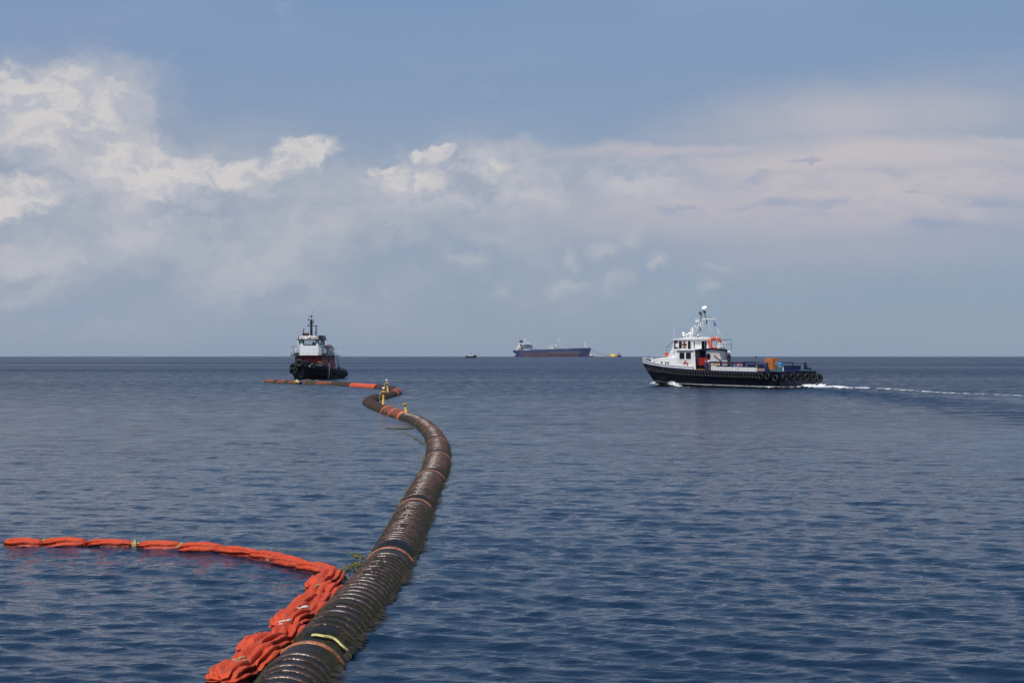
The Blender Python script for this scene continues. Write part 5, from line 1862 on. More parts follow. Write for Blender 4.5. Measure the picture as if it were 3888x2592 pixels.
# red lower house
RH, RA0, RA1 = 2.05, 7.0, 17.6
zd = tz(1349, 16.5)
mb = MB()
def house_outline(w_, a0, a1, ch):
    return [(a0, -w_), (a1 - ch, -w_), (a1, -w_ + ch), (a1, w_ - ch), (a1 - ch, w_), (a0, w_)]
mb.prism(house_outline(RH, RA0, RA1, .55), 1.0, zd - .10, 'xy')
mb.build('deckhouse', M_TUGRED, tug)
for (a, b, nrm) in ((RA1 + .02, tb(1189, RA1), (1, 0, 0)), (RA1 + .02, tb(1150, RA1), (1, 0, 0)), (15.8, RH + .02, (0, 1, 0)), (13.6, RH + .02, (0, 1, 0)), (9.5, RH + .02, (0, 1, 0))):
    f_ = MB().torus((0, 0, 0), .18, .03, 16, 6, axis=nrm).build('porthole', M_BLK, tug, loc=(a, b, tz(1362, a)))
    MB().lathe([(0, .005), (.17, .005)], (0, 0, 0), 16, axis=nrm).build('glass', M_WIN, f_)
MB().box((11.6, RH + .03, tz(1371, 11.6)), (.75, .06, 1.5)).build('door', mat('dark_red_door', (.09, .01, .012), .5), tug)
# boat deck
mb = MB()
ol = house_outline(2.68, 6.6, 18.3, .9)
mb.prism(ol, zd - .10, zd + .03, 'xy')
mb.build('upper_deck', M_BLK, tug)
# wheelhouse of the tug, hollow with real windows
WB, WT = zd + .03, tz(1288, 16.5)
wf, wr = 16.9, 13.9
hw = 1.50
chf = .42
Hh = WT - WB
zw0, zw1 = tz(1309, wf) - WB, tz(1290, wf) - WB
fy0, fy1 = tb(1139, wf), tb(1207.5, wf)
mb = MB()
Wf = fy1 - fy0
wx0, wx1 = tb(1152, wf) - fy0, tb(1199, wf) - fy0
mb.panel((wf, fy0, WB), (0, 1, 0), (0, 0, 1), Wf, Hh, [(wx0, zw0, wx1, zw1)], -.06)
mb.build('front_wall', M_TUGWHITE, tug)
sy = fy1 + chf
# chamfered corner with a small window
d_ = Vector((-chf * 1.3, chf, 0)); dl = d_.length; d_.normalize()
mb = MB()
mb.panel((wf, fy1, WB), tuple(d_), (0, 0, 1), dl, Hh, [(.12, zw0 + .12, dl - .08, zw1)], -.06)
mb.build('corner_wall', M_TUGWHITE, tug)
d2 = Vector((-chf * 1.3, -chf * .6, 0)); dl2 = d2.length; d2.normalize()
mb = MB()
mb.panel((wf, fy0, WB), tuple(d2), (0, 0, 1), dl2, Hh, [(.1, zw0 + .1, dl2 - .08, zw1)], .06)
mb.build('corner_wall', M_TUGWHITE, tug)
sx = wf - chf * 1.3
mb = MB()
mb.panel((sx, sy, WB), (-1, 0, 0), (0, 0, 1), sx - wr, Hh, [(.35, .15, 1.05, zw1), (1.35, zw0, 2.1, zw1)], -.06)
mb.build('side_wall', M_TUGWHITE, tug)
ly = fy0 - chf * .6
mb = MB()
mb.panel((sx, ly, WB), (-1, 0, 0), (0, 0, 1), sx - wr, Hh, [(.35, zw0, 1.1, zw1), (1.35, zw0, 2.1, zw1)], .06)
mb.build('side_wall', M_TUGWHITE, tug)
mb = MB()
mb.panel((wr, ly, WB), (0, 1, 0), (0, 0, 1), sy - ly, Hh, [(.25, zw0 - .1, sy - ly - .3, zw1 + .05)], .06)
mb.build('rear_wall', M_TUGWHITE, tug)
def frame_win(x, y, z, w_, h_, rz):
    f_ = MB()
    f_.box((0, 0, h_ / 2), (w_ + .10, .06, .08)).box((0, 0, -h_ / 2), (w_ + .10, .06, .08)).box((-w_ / 2, 0, 0), (.08, .06, h_ - .08)).box((w_ / 2, 0, 0), (.08, .06, h_ - .08))
    o = f_.build('window', M_BLK, tug, loc=(x, y, z), rot=(0, 0, rz))
    MB().box((0, 0, 0), (w_, .012, h_)).build('pane', M_GLASS_CLEAR, o)
frame_win(wf + .02, fy0 + (wx0 + wx1) / 2, WB + (zw0 + zw1) / 2, wx1 - wx0, zw1 - zw0, R(90))
c_ = Vector((wf, fy1, 0)) + d_ * dl * .52
frame_win(c_.x + .01, c_.y + .01, WB + (zw0 + .12 + zw1) / 2, dl * .60, zw1 - zw0 - .12, math.atan2(d_.y, d_.x))
c_ = Vector((wf, fy0, 0)) + d2 * dl2 * .52
frame_win(c_.x + .01, c_.y - .01, WB + (zw0 + .1 + zw1) / 2, dl2 * .60, zw1 - zw0 - .1, math.atan2(d2.y, d2.x))
MB().box((sx - .7, sy + .0, WB + (zw1 + .15) / 2), (.66, .04, zw1 - .18)).build('door', M_BLK, tug)
MB().box((16.2, (fy0 + fy1) / 2, WB + zw0 * .45), (.5, 2.2, zw0 * .88)).build('console', M_DGREY, tug)
# metal brow and roof
zb0, zb1 = tz(1288.5, wf), tz(1273, wf)
mb = MB()
o_lo = [(wf + .10, fy0 - .12), (wf + .10, fy1 + .08), (sx + .02, sy + .22), (wr - .3, sy + .22), (wr - .3, ly - .22), (sx + .02, ly - .22)]
o_hi = [(wf - .10, fy0 + .02), (wf - .10, fy1 - .02), (sx - .12, sy + .04), (wr - .2, sy + .04), (wr - .2, ly - .04), (sx - .12, ly - .04)]
vs = [(x, y, zb0) for x, y in o_lo] + [(x, y, zb1) for x, y in o_hi]
mb._add(vs, [tuple(range(6))[::-1], tuple(range(6, 12))] + [(i, (i + 1) % 6, (i + 1) % 6 + 6, i + 6) for i in range(1, 6)])
mb.build('roof', M_BLK, tug)
mb = MB()
n = 14
rows = []
for k, (z, off) in enumerate(((zb0 + .02, .13), (zb0 + .14, .10), (zb1 - .03, -.06))):
    rows.append([(wf + off + .02 * math.sin(j * 1.9 + k), fy0 - .10 + (fy1 - fy0 + .16) * j / n, z) for j in range(n + 1)])
mb.grid(rows, smooth=True)
mb.build('roof_brow', M_ALU, tug)
mb = MB()
mb.prism([(x, y) for x, y in ((wf + .38, fy0 - .10), (wf + .38, fy1 + .06), (sx + .28, sy + .34), (wr - .4, sy + .34), (wr - .4, ly - .34), (sx + .28, ly - .34))], zb0 - .05, zb0, 'xy')
mb.build('eave', M_TUGBUL, tug)
MB().lathe([(0, -.1), (.12, -.1), (.15, .06), (.12, .10), (0, .06)], (0, 0, 0), 14, axis=(1, 0, .1)).tube([(-.1, 0, .1), (-.1, 0, .35)], .05, 6).build('searchlight', M_TUGWHITE, tug, loc=(wf + .16, tb(1177, wf), tz(1279, wf)))
MB().bbox((0, 0, 0), (.6, 1.0, .36), .08).build('raft_case', mat('dark_maroon', (.035, .012, .016), .5), tug, loc=(15.4, tb(1161, 15.4), tz(1269, 15.4)))
# mast and exhausts
am = 14.6
zm = lambda py: tz(py, am)
yb = tb(1182, am)
MB().lathe([(.20, zm(1273)), (.16, zm(1213)), (.15, zm(1211.5))], (am, yb, 0), 14).build('mast', M_BLK, tug)
MB().lathe([(.0, zm(1212)), (.20, zm(1212)), (.22, zm(1209.5)), (.18, zm(1207.5)), (0, zm(1207.5))], (am, tb(1181.5, am), 0), 16).build('mast_lamp', M_TUGWHITE, tug)
mb = MB(); yy = tb(1181.5, am)
mb.lathe([(.11, zm(1207.5)), (.10, zm(1201.5))], (am, yy, 0), 10).box((am, yy, zm(1200.5)), (.12, .66, .07)).lathe([(.05, zm(1200)), (.04, zm(1195))], (am, yy, 0), 8).tube([(am, yy - .28, zm(1201)), (am, yy - .2, zm(1208))], .02, 5)
mb.build('mast_head', M_BLK, tug)
mb = MB(); mb.tube([(am, tb(1166, am), zm(1237)), (am, tb(1195, am), zm(1236))], .05, 6); mb.box((am, tb(1172, am), zm(1235)), (.1, .3, .12)); mb.build('yard', M_BLK, tug)
MB().bbox((0, 0, 0), (.3, .40, .22), .05).build('lamp_box', mat('teal_grey', (.06, .10, .11), .5), tug, loc=(am, tb(1199.5, am), zm(1237.5)))
MB().lathe([(0, -.1), (.10, -.08), (.15, .12)], (0, 0, 0), 10, axis=(.3, -1, .4)).build('horn', M_DGREY, tug, loc=(am, tb(1172.5, am), zm(1214)))
MB().ball((0, 0, 0), .11, 10, 6, (1, .8, 1.5)).build('signal_lamp', mat('olive_lamp', (.16, .17, .03), .5), tug, loc=(am + .1, tb(1177, am), zm(1224.5)))
for px0, px1, py, r_ in ((1151.5, 1153.5, 1248, .07), (1199.5, 1200.5, 1243, .09)):
    MB().tube([(14.9, tb(px0, 14.9), tz(1273, 14.9)), (14.9, tb(px1, 14.9), tz(py, 14.9))], r_, 10).lathe([(r_ * 1.1, 0), (r_ * 1.7, .05), (r_ * 1.1, .1)], (14.9, tb(px1, 14.9), tz(py, 14.9) - .08), 12).build('exhaust_pipe', M_BLK, tug)
MB().tube([(am, tb(1186, am), zm(1197)), (am, tb(1190, am), zm(1147))], [.015, .008], 5).build('whip_antenna', M_TUGWHITE, tug)
setp(MB()._add([(0, 0, 0), (.0, .10, -.2), (0, .10, -.55), (0, .02, -.72), (0, -.08, -.6), (0, -.05, -.25), (.01, 0, 0), (.01, .10, -.2), (.01, .10, -.55), (.01, .02, -.72), (.01, -.08, -.6), (.01, -.05, -.25)],
               [(0, 1, 2, 3, 4, 5), (11, 10, 9, 8, 7, 6)]).build('limp_flag', MF('flag_navy', (.02, .04, .16)), None, loc=tuple(tw(am, tb(1189, am), zm(1213))), rot=(0, 0, TUG_RZ)),
     label='small dark blue flag hanging beside the mast of the black tug', cat='flag')

# rails of the upper deck
def trail(pts, z1, mids, m_=M_TUGWHITE, z0=None, nm='guard_rail'):
    mb = MB()
    z0 = zd + .03 if z0 is None else z0
    mb.tube([(x, y, z1) for x, y in pts], .028, 6)
    for q in mids: mb.tube([(x, y, z0 + (z1 - z0) * q) for x, y in pts], .03, 6)
    for x, y in pts: mb.tube([(x, y, z0), (x, y, z1)], .025, 6)
    return mb.build(nm, m_, tug)
zr = tz(1325, 18)
trail([(16.2, -2.55), (17.35, -2.55), (18.15, -1.75), (18.15, 0.0), (18.15, 1.75), (17.35, 2.55), (16.4, 2.55)], zr, [.47])
trail([(13.0, 2.55), (11.0, 2.6), (9.0, 2.6), (6.8, 2.6), (6.8, 0)], zr, [.5])
mb = MB()
for y in (-2.5, -2.2): mb.tube([(17.2, y, zd), (17.2, y, zr + .45), (16.9, y, zr + .5)], .03, 6)
for k in range(5): mb.tube([(17.2, -2.5, zd + .3 * k + .2), (17.2, -2.2, zd + .3 * k + .2)], .02, 5)
mb.build('ladder', M_BLK, tug)
MB().tube([(wf - .1, fy0 - .30, zd), (wf - .1, fy0 - .30, zb0)], .04, 6).build('drain_pipe', M_TUGWHITE, tug)
MB().tube([(sx + .1, sy + .10, zd + .2), (sx + .1, sy + .10, zb0)], .03, 6).build('drain_pipe', M_TUGWHITE, tug)
# funnel casing and aft house at the upper level
MB().prism([(12.9, zd + .03), (7.8, zd + .03), (8.1, zd + 1.15), (10.4, zd + 1.55), (12.9, zd + 1.55)], 1.2, 2.15).build('engine_casing', mat('tug_grey_white', (.42, .46, .52), .5), tug)
MB().prism([(13.8, zd + .03), (12.3, zd + .03), (12.3, zd + 1.2), (13.8, zd + 1.35)], -1.1, 1.55).build('engine_casing', mat('tug_grey_white_2', (.40, .44, .50), .5), tug)
for b, zz in ((-2.1, .5), (2.05, .35)):
    MB().bbox((15.6, b, zd + zz * .6), (1.1, .6, zz), .05).build('deck_box', mat('dark_green_box', (.02, .05, .04), .6), tug)
for (a, b, lab) in ((12.2, 2.2, 'faded orange lifebuoy on the port side of the tug upper deck'),):
    o = empty('lifebuoy', tuple(tw(a, b, tz(1313, a))), TUG_RZ + R(60), label=lab, cat='lifebuoy')
    MB().torus((0, 0, 0), .30, .085, 24, 10, axis=(0, 1, 0)).build('ring', mat('faded_orange', (.36, .10, .07), .6), o)
    MB().torus((.0, 0, .3), .088, .012, 12, 5, axis=(1, 0, 0), flat=4).build('white_band', M_WHITE, o)
MB().tube([(7.2, 2.35, zd), (7.0, 2.7, 1.1)], .03, 5).tube([(6.8, 2.35, zd), (6.6, 2.7, 1.1)], .03, 5).build('ladder', M_DGREY, tug)
# after deck bitts
MB().lathe([(.24, 0), (.24, .55), (.32, .57), (.32, .68), (0, .70)], (3.2, tb(1286, 3.2), 1.05), 14).build('bollard', mat('rust_dark', (.03, .02, .018), .6), tug)
MB().box((.9, 1.9, 1.35), (.9, .8, .35)).build('fish_plate', M_TUGBUL, tug)
# people on the tug
p1 = person(tuple(tw(6.3, tb(1267, 6.3), .80)), TUG_RZ + R(-90) + R(15), {'el': (-.27, .05, 1.15), 'wl': (-.20, .24, 1.0), 'pl': (-.17, .31, .99), 'er': (.30, -.05, 1.12), 'wr': (.36, .02, .86), 'pr': (.37, .05, .79)},
            'man in orange helmet and dark clothes on the low after deck of the black tug', mat('dark_coverall', (.02, .018, .02), .85), mat('orange_helmet', (.75, .09, .05), .4), scale=1.0)
setp(MB().bbox((0, 0, .25), (.5, .5, .5), .05).tube([(-.3, 0, .5), (.3, .1, .55)], .06, 6).build('deck_gear', mat('orange_gear', (.75, .16, .04), .6), None, loc=tuple(tw(8.0, tb(1257, 8.0), 1.12)), rot=(0, 0, TUG_RZ)), label='orange gear piled on the tug deck beside the orange helmet man', cat='deck gear')
person(tuple(tw(15.7, tb(1191, 15.7), tz(1292, 15.7) - 1.82)), TUG_RZ + R(-90), {}, 'helmsman seen as a dark figure behind the tug front window', mat('brown_shirt', (.10, .035, .015), .8), None)
# ------------------------------------------------------------------ far ships on the horizon
M_TNAVY = mat('tanker_blue', (0.004, 0.018, 0.105), 0.6, var=0.1, scale=.02, dirt=(0.05, 0.06, 0.10), dirt_amt=0.3, dscale=0.05, streak=True)
M_TRED = mat('tanker_red', (0.065, 0.012, 0.022), 0.6, var=0.2, scale=.03, dirt=(0.12, 0.075, 0.08), dirt_amt=0.5, dscale=0.03)
M_TWHITE = mat('tanker_white', (0.75, 0.76, 0.74), 0.6, var=0.08, scale=.1, dirt=(.45, .42, .38), dirt_amt=.4, dscale=.1)
TD = 5200.0
def far_pt(px, D): return Vector(((px - CX) / F_PX * D, D, 0))
K = TD / F_PX            # metres per pixel there
t0_ = far_pt(1948, TD)
YAWT = R(5)
tk = empty('oil_tanker', tuple(t0_), YAWT, label='large blue and red oil tanker lying on the horizon', cat='tanker')
LX = (2246 - 1948) * K / math.cos(YAWT)
def X_(px): return (px - 1948) * K / math.cos(YAWT)
def Z_(py): return (1351.6 - py) * K
BWT = 44.0
def tank_b(x):
    u = x / LX
    return BWT / 2 * float(np.interp(u, [0, .02, .08, .85, .93, .98, 1.0], [.45, .62, 1, 1, .75, .35, .05]))
def tank_top(x): return float(np.interp(x / LX, [0, .1, .8, .92, 1.0], [Z_(1326), Z_(1326), Z_(1318.5), Z_(1317), Z_(1316.5)]))
def tank_shell(z_lo, z_hi, x_lo, x_hi, nz=4, nx=50):
    mb = MB()
    for s_ in (-1, 1):
        rows = []
        for i in range(nx + 1):
            x = x_lo + (x_hi - x_lo) * i / nx
            row = []
            for k in range(nz + 1):
                lo = z_lo(x) if callable(z_lo) else z_lo
                hi = z_hi(x) if callable(z_hi) else z_hi
                z = lo + (hi - lo) * k / nz
                f = z / tank_top(x)
                xx = x
                if x < 14: xx = x + (1 - f) ** 2.4 * 44 * (1 - x / 14)      # counter stern
                if x > LX - 16: xx = x - (1 - f) ** .8 * 8 * ((x - LX + 16) / 16)
                row.append((xx, s_ * tank_b(x) * (1 if 14 < x < LX - 40 else .75 + .25 * f), z))
            rows.append(row)
        mb.grid(rows, flip=s_ > 0)
    return mb
bz_ = Z_(1334)
tank_shell(lambda x: (3.0 if x < 10 else -4) if x < 16 else -4, lambda x: min(bz_, tank_top(x)), 0, LX, 4).build('lower_hull', [M_TNAVY], tk)
mb = tank_shell(-4, bz_, X_(1982), X_(2200), 4)
for i, v in enumerate(mb.v): mb.v[i] = (v[0], v[1] * 1.004, v[2])
mb.build('red_hull_paint', M_TRED, tk)
mb = tank_shell(-4, Z_(1338), X_(2226), LX - 6, 3, 10)
for i, v in enumerate(mb.v): mb.v[i] = (v[0] + .3, v[1] * 1.02 + .01, v[2])
mb.build('red_bow_paint', mat('bow_red', (.32, .04, .03), .6), tk)
tank_shell(bz_, tank_top, 0, LX, 4).build('upper_hull', M_TNAVY, tk)
mb = MB(); rows = []
for i in range(41):
    x = LX * i / 40
    rows.append([(x, -tank_b(x), tank_top(x) - .3), (x, tank_b(x), tank_top(x) - .3)])
mb.grid(rows, smooth=False, flip=True); mb.build('deck', mat('tanker_deck', (.11, .12, .11), .7), tk)
MB().box((X_(1985), 0, 4), (8, 1.2, 12)).build('rudder', M_TNAVY, tk) if False else None
MB().box((X_(1959.5), 0, 2), (7, 1.4, 10)).build('rudder', mat('rudder_dark', (.02, .025, .05), .6), tk)
MB().prism([(X_(2080), Z_(1333.7)), (X_(2205), Z_(1333.4)), (X_(2205), Z_(1334)), (X_(2080), Z_(1334.3))], -BWT / 2 * 1.01, -BWT / 2 * 1.005).build('draft_mark_line', mat('pale_line', (.5, .45, .42), .6), tk)
def tb_box(name, x0, x1, y0, y1, w_, m_=M_TWHITE, off=0.0, lab=None):
    return MB().box(((X_(x0) + X_(x1)) / 2, off, (Z_(y0) + Z_(y1)) / 2), (X_(x1) - X_(x0), w_, Z_(y1) - Z_(y0))).build(name, m_, tk)
tb_box('accommodation_block', 1984, 2011, 1326, 1303, 26)
tb_box('accommodation_block', 2011, 2021, 1326, 1306, 22)
tb_box('engine_casing', 1968, 1983, 1326, 1298, 12)
tb_box('aft_house', 1960, 1976, 1325, 1311, 20)
tb_box('bridge_deck', 1972, 2016, 1304.5, 1302.5, 44)
tb_box('bridge_deck', 2012, 2028, 1303.8, 1302.4, 44)
tb_box('bridge_window_band', 1990, 2014, 1301.8, 1300.6, 27, M_WIN)
tb_box('bridge', 1986, 2015, 1302.4, 1299.5, 26)
tb_box('window_band', 1999, 2009, 1313, 1308, 26.6, mat('bluish_shade', (.20, .24, .34), .5))
MB().prism([(X_(1972), Z_(1298)), (X_(1972.5), Z_(1290)), (X_(1977), Z_(1286)), (X_(1979), Z_(1289)), (X_(1986), Z_(1291)), (X_(1986.5), Z_(1298))], -6, 6).build('funnel', mat('funnel_blue', (.01, .02, .10), .5), tk)
MB().prism([(X_(1977), Z_(1287)), (X_(1976.6), Z_(1285.8)), (X_(1978.4), Z_(1286)), (X_(1978.6), Z_(1288))], -2, 2).build('funnel_pipe', M_BLK, tk)
tb_box('funnel_stripe', 1972, 1981, 1302, 1299.5, 12.6, mat('funnel_band', (.03, .05, .13), .5))
mb = MB(); mb.prism([(X_(1976), Z_(1303)), (X_(1978.5), Z_(1303)), (X_(1987), Z_(1313)), (X_(1984.5), Z_(1313))], -21, -20); mb.build('bridge_brace', M_TWHITE, tk)
mb = MB(); mb.prism([(X_(2026), Z_(1303)), (X_(2024), Z_(1303)), (X_(2020), Z_(1312)), (X_(2021), Z_(1312))], -21, -20); mb.build('bridge_brace', M_TWHITE, tk)
MB().tube([(X_(1993), 0, Z_(1300)), (X_(1993), 0, Z_(1281.5))], [2.0, .5], 8).box((X_(1994), 0, Z_(1289)), (6, 5, 2)).ball((X_(1993.7), 0, Z_(1294.5)), 1.6, 10, 6).build('radar_mast', M_TWHITE, tk)
MB().prism([(X_(2001.5), Z_(1298)), (X_(2003), Z_(1294.5)), (X_(2009), Z_(1293.5)), (X_(2007), Z_(1297.5))], -5, 5).build('monkey_island', M_TWHITE, tk)
MB().tube([(X_(1967), -14, Z_(1320)), (X_(1974), -14, Z_(1318.8))], [2.0, 2.2], 8).build('lifeboat', mat('lifeboat_orange', (.55, .10, .03), .5), tk)
# manifold frame, crane, foremast, deck pipes
for x0, x1, y0, y1 in ((2082, 2084, 1321, 1306.5), (2097, 2099, 1321, 1306.5)):
    tb_box('frame_post', x0, x1, y0, y1, 3, off=-10)
tb_box('frame_beam', 2081, 2099, 1308.5, 1306.5, 5, off=-10)
tb_box('manifold_house', 2086, 2099, 1321.5, 1315, 10, off=-10)
tb_box('vent_post', 2105.5, 2107, 1320, 1311, 2, M_DGREY)
mb = MB(); mb.tube([(X_(2110.5), 0, Z_(1320)), (X_(2111), 0, Z_(1303))], [1.8, 1.4], 8).tube([(X_(2110.5), 0, Z_(1304)), (X_(2125), 0, Z_(1281.5))], [1.5, .8], 8); mb.build('deck_crane', M_TWHITE, tk)
MB().tube([(X_(2133), 0, Z_(1320)), (X_(2135.5), 0, Z_(1309))], .8, 6).build('small_crane', M_TWHITE, tk)
MB().tube([(X_(2223.5), 0, Z_(1317)), (X_(2223), 0, Z_(1300))], [1.8, 1.1], 8).ball((X_(2222), 0, Z_(1298)), 2.4, 10, 6).build('foremast', M_TWHITE, tk)
MB().prism([(X_(2219), Z_(1317.5)), (X_(2222), Z_(1313)), (X_(2226), Z_(1313)), (X_(2234), Z_(1317.3))], -8, 8).build('forecastle', M_TWHITE, tk)
g = random.Random(8)
mb = MB()
for k in range(60):
    px = g.uniform(2020, 2218)
    x = X_(px)
    mb.box((x, g.uniform(-18, 18), tank_top(x) + g.uniform(.4, 1.6)), (g.uniform(2, 12), g.uniform(1, 4), g.uniform(.8, 2.6)))
mb.build('deck_piping', mat('deck_pipe_paint', (.36, .36, .34), .6), tk, kind='stuff')
MB().ball((X_(2241.5), -4, Z_(1324.5)), 2.6, 10, 6, (1, 1, 1.3)).build('anchor', M_BLK, tk)
# yellow mooring buoy, hawser, attending boats
bq = far_pt(2328, TD - 60)
buoy = empty('mooring_buoy', tuple(bq), 0, label='bright yellow mooring buoy on the horizon right of the tanker', cat='buoy')
M_BY = mat('buoy_yellow', (.75, .50, .02), .5)
MB().lathe([(0, -1), (11.5, -1), (11.5, 2.2), (10.5, 3.0), (0, 3.0)], n=24).build('float_body', M_BY, buoy)
MB().lathe([(9, 3), (7.5, 9), (7.2, 9.4), (0, 9.4)], n=20).build('turntable', M_BY, buoy)
for x in (-5.5, 5.5):
    MB().box((x, 0, 10.4), (1.6, 2, 3.4)).build('arm', M_BY, buoy)
MB().lathe([(0, 0), (12.6, 0), (12.6, .8), (11.6, .8)], (0, 0, 1.0), 24).build('fender_ring', mat('buoy_fender', (.35, .22, .03), .6), buoy)
hp = []
for i in range(22):
    u = i / 21
    px = 2245 + (2319 - 2245) * u
    py = 1323 + (1347.5 - 1323) * (1 - (1 - u) ** 1.75)
    q = far_pt(px, TD - 30)
    hp.append(Vector((q.x, q.y, Z_(py))))
o_ = hp[0].copy()
setp(MB().tube([q - o_ for q in hp], .50, 6).build('mooring_hawser', mat('hawser', (.10, .07, .08), .7), None, loc=tuple(o_)), label='slack hawser sagging from the tanker bow to the yellow buoy', cat='mooring line')
q = far_pt(2268, TD - 80)
o_ = q.copy()
mb = MB(); mb.tube([(x, 0, .9) for x in np.linspace(-16, 52, 12)], 1.0, 6)
setp(mb.build('hose_string', mat('hose_far', (.20, .13, .10), .7), None, loc=tuple(o_)), label='thin floating hose between the tanker bow and the yellow buoy', cat='hose')


def small_boat(px0, px1, D, hull_m, top_y, parts, lab, nm='tug_boat', cat='tug boat', bow_right=True, deck_y=1346):
    k = D / F_PX
    w_ = (px1 - px0) * k
    o = far_pt((px0 + px1) / 2, D)
    e = empty(nm, tuple(o), 0 if bow_right else math.pi, label=lab, cat=cat)
    Zp = lambda py: (1351.8 - py) * k
    L = w_
    rows = []
    mb = MB()
    for s_ in (-1, 1):
        rows = []
        for i in range(15):
            u = i / 14
            b = L * .16 * (1 - max(0, (u - .6) / .4) ** 2.2) * (.8 + .2 * min(1, u * 6)) + .02
            zt = Zp(deck_y) * (1 + .55 * max(0, u - .35) ** 1.5 * 1.8)
            rows.append([(-L / 2 + u * L * .96, s_ * b * .85, -.8), (-L / 2 + u * L * .98, s_ * b, zt * .5), (-L / 2 + u * L, s_ * b, zt)])
        mb.grid(rows, flip=s_ > 0)
    zt = Zp(deck_y)
    mb.box((-L * .1, 0, zt * .62), (L * .72, L * .26, zt * .5))
    mb.build('hull', hull_m, e)
    for (pn, x0, x1, y0, y1, wf_, m_) in parts:
        MB().bbox((((x0 + x1) / 2 - (px0 + px1) / 2) * k * (1 if bow_right else -1), 0, (Zp(y0) + Zp(y1)) / 2), ((x1 - x0) * k, L * wf_, abs(Zp(y1) - Zp(y0))), .15).build(pn, m_, e)
    return e
M_FH = mat('far_hull_navy', (.012, .018, .045), .6)
M_FG = mat('far_grey', (.22, .22, .24), .6)
small_boat(1767, 1810, 2600, M_FH, 1335, [('deckhouse', 1782, 1797, 1344.5, 1338.5, .18, M_TWHITE), ('wheelhouse', 1787, 1793.5, 1338.5, 1332.5, .14, M_FG), ('wheelhouse_roof', 1787, 1794, 1332.5, 1331.3, .16, M_TWHITE), ('funnel', 1785, 1787, 1338.5, 1330, .05, M_DGREY), ('after_deck_gear', 1771, 1780, 1345.5, 1343, .18, M_FG)],
           'small dark tug with white deckhouse on the horizon left of the tanker', deck_y=1343.5)
small_boat(2229, 2253, TD - 200, M_FH, 1335, [('cabin', 2240, 2250, 1347, 1343.8, .22, M_TWHITE), ('wheelhouse', 2241.5, 2246.5, 1343.8, 1341, .18, M_TWHITE)],
           'small boat with white cabin close under the tanker bow', 'work_boat', 'boat', deck_y=1347.5)
small_boat(2342, 2359, TD - 100, mat('far_hull_dark', (.02, .022, .035), .6), 1330, [('deckhouse', 2344.5, 2355.5, 1346, 1339.5, .5, M_FG), ('wheelhouse', 2346.5, 2353.5, 1339.5, 1335.5, .4, M_FG), ('mast', 2349.8, 2350.6, 1335.5, 1331, .05, M_DGREY)],
           'small grey and black tug just right of the yellow mooring buoy', deck_y=1345.5)
# ------------------------------------------------------------------ foam of the crew boat
def foam_mat(name, thr, scale, stretch):
    m_ = bpy.data.materials.new(name)
    m_.use_nodes = True
    t = NT(m_.node_tree)
    t.n.clear()
    bs = t.node('ShaderNodeBsdfPrincipled')
    out = t.node('ShaderNodeOutputMaterial')
    t.l.new(bs.outputs[0], out.inputs[0])
    tcn = t.node('ShaderNodeTexCoord')
    uv = t.node('ShaderNodeAttribute', attribute_name='cover')
    n = t.noise(t.vmath('MULTIPLY', tcn.outputs['Object'], stretch), scale, 7.0, 0.68)
    a = t.sm(t.add(n, t.mul(uv.outputs['Fac'], 0.62)), thr, thr + 0.13)
    bs.inputs['Base Color'].default_value = (0.80, 0.84, 0.84, 1)
    bs.inputs['Roughness'].default_value = 0.8
    bs.inputs['Specular IOR Level'].default_value = 0.1
    t.put(bs.inputs['Alpha'], a)
    return m_


M_FOAM = foam_mat('sea_foam', 0.90, 1.7, (1, 1, 1.6))


def foam_strip(name, path, widths, heights, covers, lab, ns=120, nw=16, m_=None, seed=0):
    """ribbon of churned water following a ground path; widths, heights, covers sampled along it"""
    P_ = Path(catmull(path, 12))
    o = P_.at(0)
    g = random.Random(seed)
    rows, cov = [], []
    us = np.linspace(0, 1, len(widths))
    nz = np.cumsum(np.array([g.uniform(-1, 1) for _ in range(ns + 1)])) * 0.1
    for i in range(ns + 1):
        u = i / ns
        c, t, side, up = P_.frame(P_.L * u, 0.6)
        W_ = float(np.interp(u, us, widths)) / 2
        H_ = float(np.interp(u, us, heights))
        C_ = float(np.interp(u, us, covers))
        row = []
        for j in range(nw + 1):
            q = -1 + 2 * j / nw
            p = c + side * (q * W_ * (1 + .12 * math.sin(i * .7 + j)))
            h = H_ * (1 - q * q) * (0.75 + 0.25 * math.sin(i * 1.1 + j * .9) + .25 * math.sin(i * .37))
            zz = float(sea_z(np.array([p.x]), np.array([p.y]), np.array([0.5]))[0]) if False else 0.0
            row.append((p.x - o.x, p.y - o.y, 0.075 + max(0, h)))
            cov.append(max(0.0, C_ * (1 - abs(q) ** 2.2)))
        rows.append(row)
    mb = MB().grid(rows)
    ob = mb.build(name, m_ or M_FOAM, None, loc=tuple(o))
    at = ob.data.attributes.new('cover', 'FLOAT', 'POINT')
    at.data.foreach_set('value', np.array(cov, dtype=np.float32))
    return setp(ob, label=lab, kind='stuff')


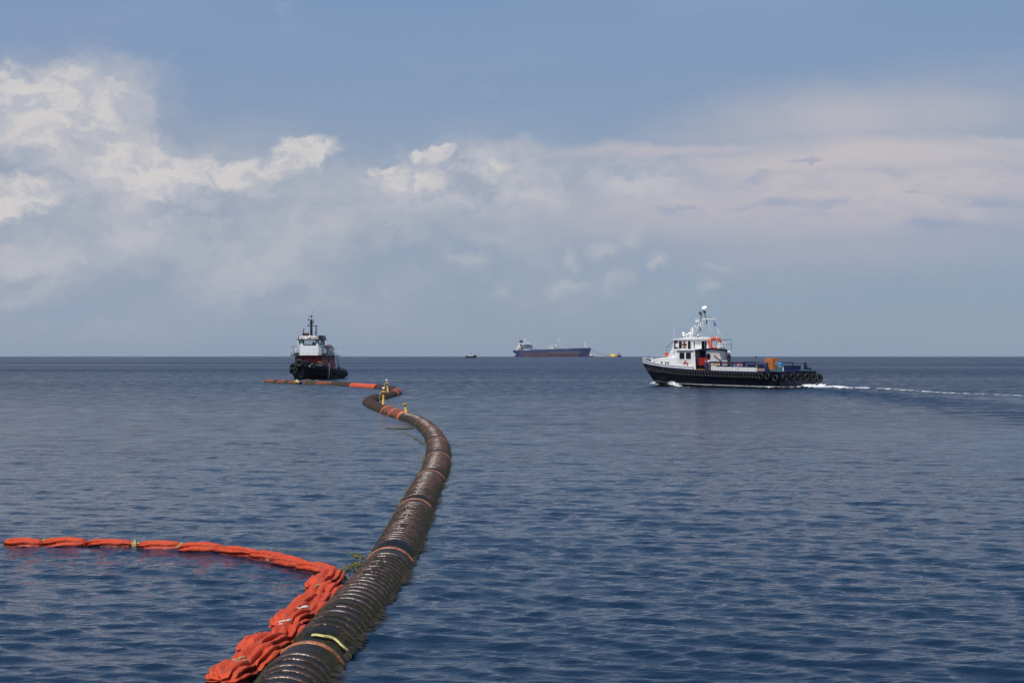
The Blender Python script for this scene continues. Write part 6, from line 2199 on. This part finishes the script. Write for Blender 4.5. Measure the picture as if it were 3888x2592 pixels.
side_w = lambda a, out, z=0: (lambda p: bw(p.x, p.y, 0))(hull.pt(a, 0.05, 1, out))
foam_strip('wake_foam', WAKE[:7], [3.8, 3.0, 2.8, 3.2, 3.6, 4.0, 4.0], [.34, .16, .12, .08, .06, .05, .04], [1.0, .80, .66, .72, .66, .70, .56], 'white foamy wake trailing right from the crew boat stern', 220, 18, seed=1)
foam_strip('wake_foam', [q + Vector((1.5, 6.5, 0)) for q in WAKE[1:7]], [1.2, 1.6, 1.6, 1.8, 1.6], [.05] * 5, [.34, .50, .40, .52, .40], 'thin broken foam line on the far side of the crew boat wake', 200, 10, seed=2)
foam_strip('bow_wave', [ground(*q) for q in ((2526, 1465), (2536, 1464.5), (2552, 1466.5), (2570, 1470), (2592, 1473.5), (2620, 1475), (2650, 1474))], [.6, 1.4, 2.0, 2.0, 1.8, 1.5, .8], [.15, .48, .40, .25, .16, .12, .08], [.62, .84, .76, .70, .66, .60, .45], 'curling white bow wave along the near side of the crew boat', 100, 16, seed=3)
foam_strip('bow_wave', [ground(*q) for q in ((2463, 1462), (2472, 1461.5), (2486, 1464), (2500, 1467))], [.5, 1.4, 1.5, .6], [.15, .34, .22, .1], [.5, .76, .66, .5], 'small white crest ahead of the crew boat stem', 50, 12, seed=4)
foam_strip('hull_foam', [side_w(a, .35) for a in (15.5, 12, 9, 6, 3, 0.2)], [.5, .7, .7, .9, 1.1, 1.3], [.06, .10, .08, .12, .15, .2], [.38, .50, .46, .56, .62, .75], 'broken foam along the near waterline of the crew boat', 140, 10, seed=5)
foam_strip('stern_foam', [bw(-.5, 2.9, 0), bw(-.9, 1.0, 0), bw(-1.0, -1.0, 0), bw(-.8, -3.2, 0)], [1.0, 1.6, 2.2, 2.4], [.1, .22, .38, .35], [.55, .75, .95, .95], 'churned white water under the crew boat transom', 60, 12, seed=6)
# ------------------------------------------------------------------ sea haze
hz_b = MB().box((0, 0, 0), (27000, 27000, 70.0))
hm = bpy.data.materials.new('haze')
hm.use_nodes = True
ht = NT(hm.node_tree)
ht.n.clear()
ho = ht.node('ShaderNodeOutputMaterial')
hv_ = ht.node('ShaderNodeVolumePrincipled')
hv_.inputs['Color'].default_value = (0.74, 0.86, 1.0, 1)
hv_.inputs['Density'].default_value = 0.000028
hv_.inputs['Anisotropy'].default_value = 0.2
ht.l.new(hv_.outputs[0], ho.inputs['Volume'])
setp(hz_b.build('haze', hm, None, loc=(0, 0, 33.0)), label='thin sea haze', kind='stuff')
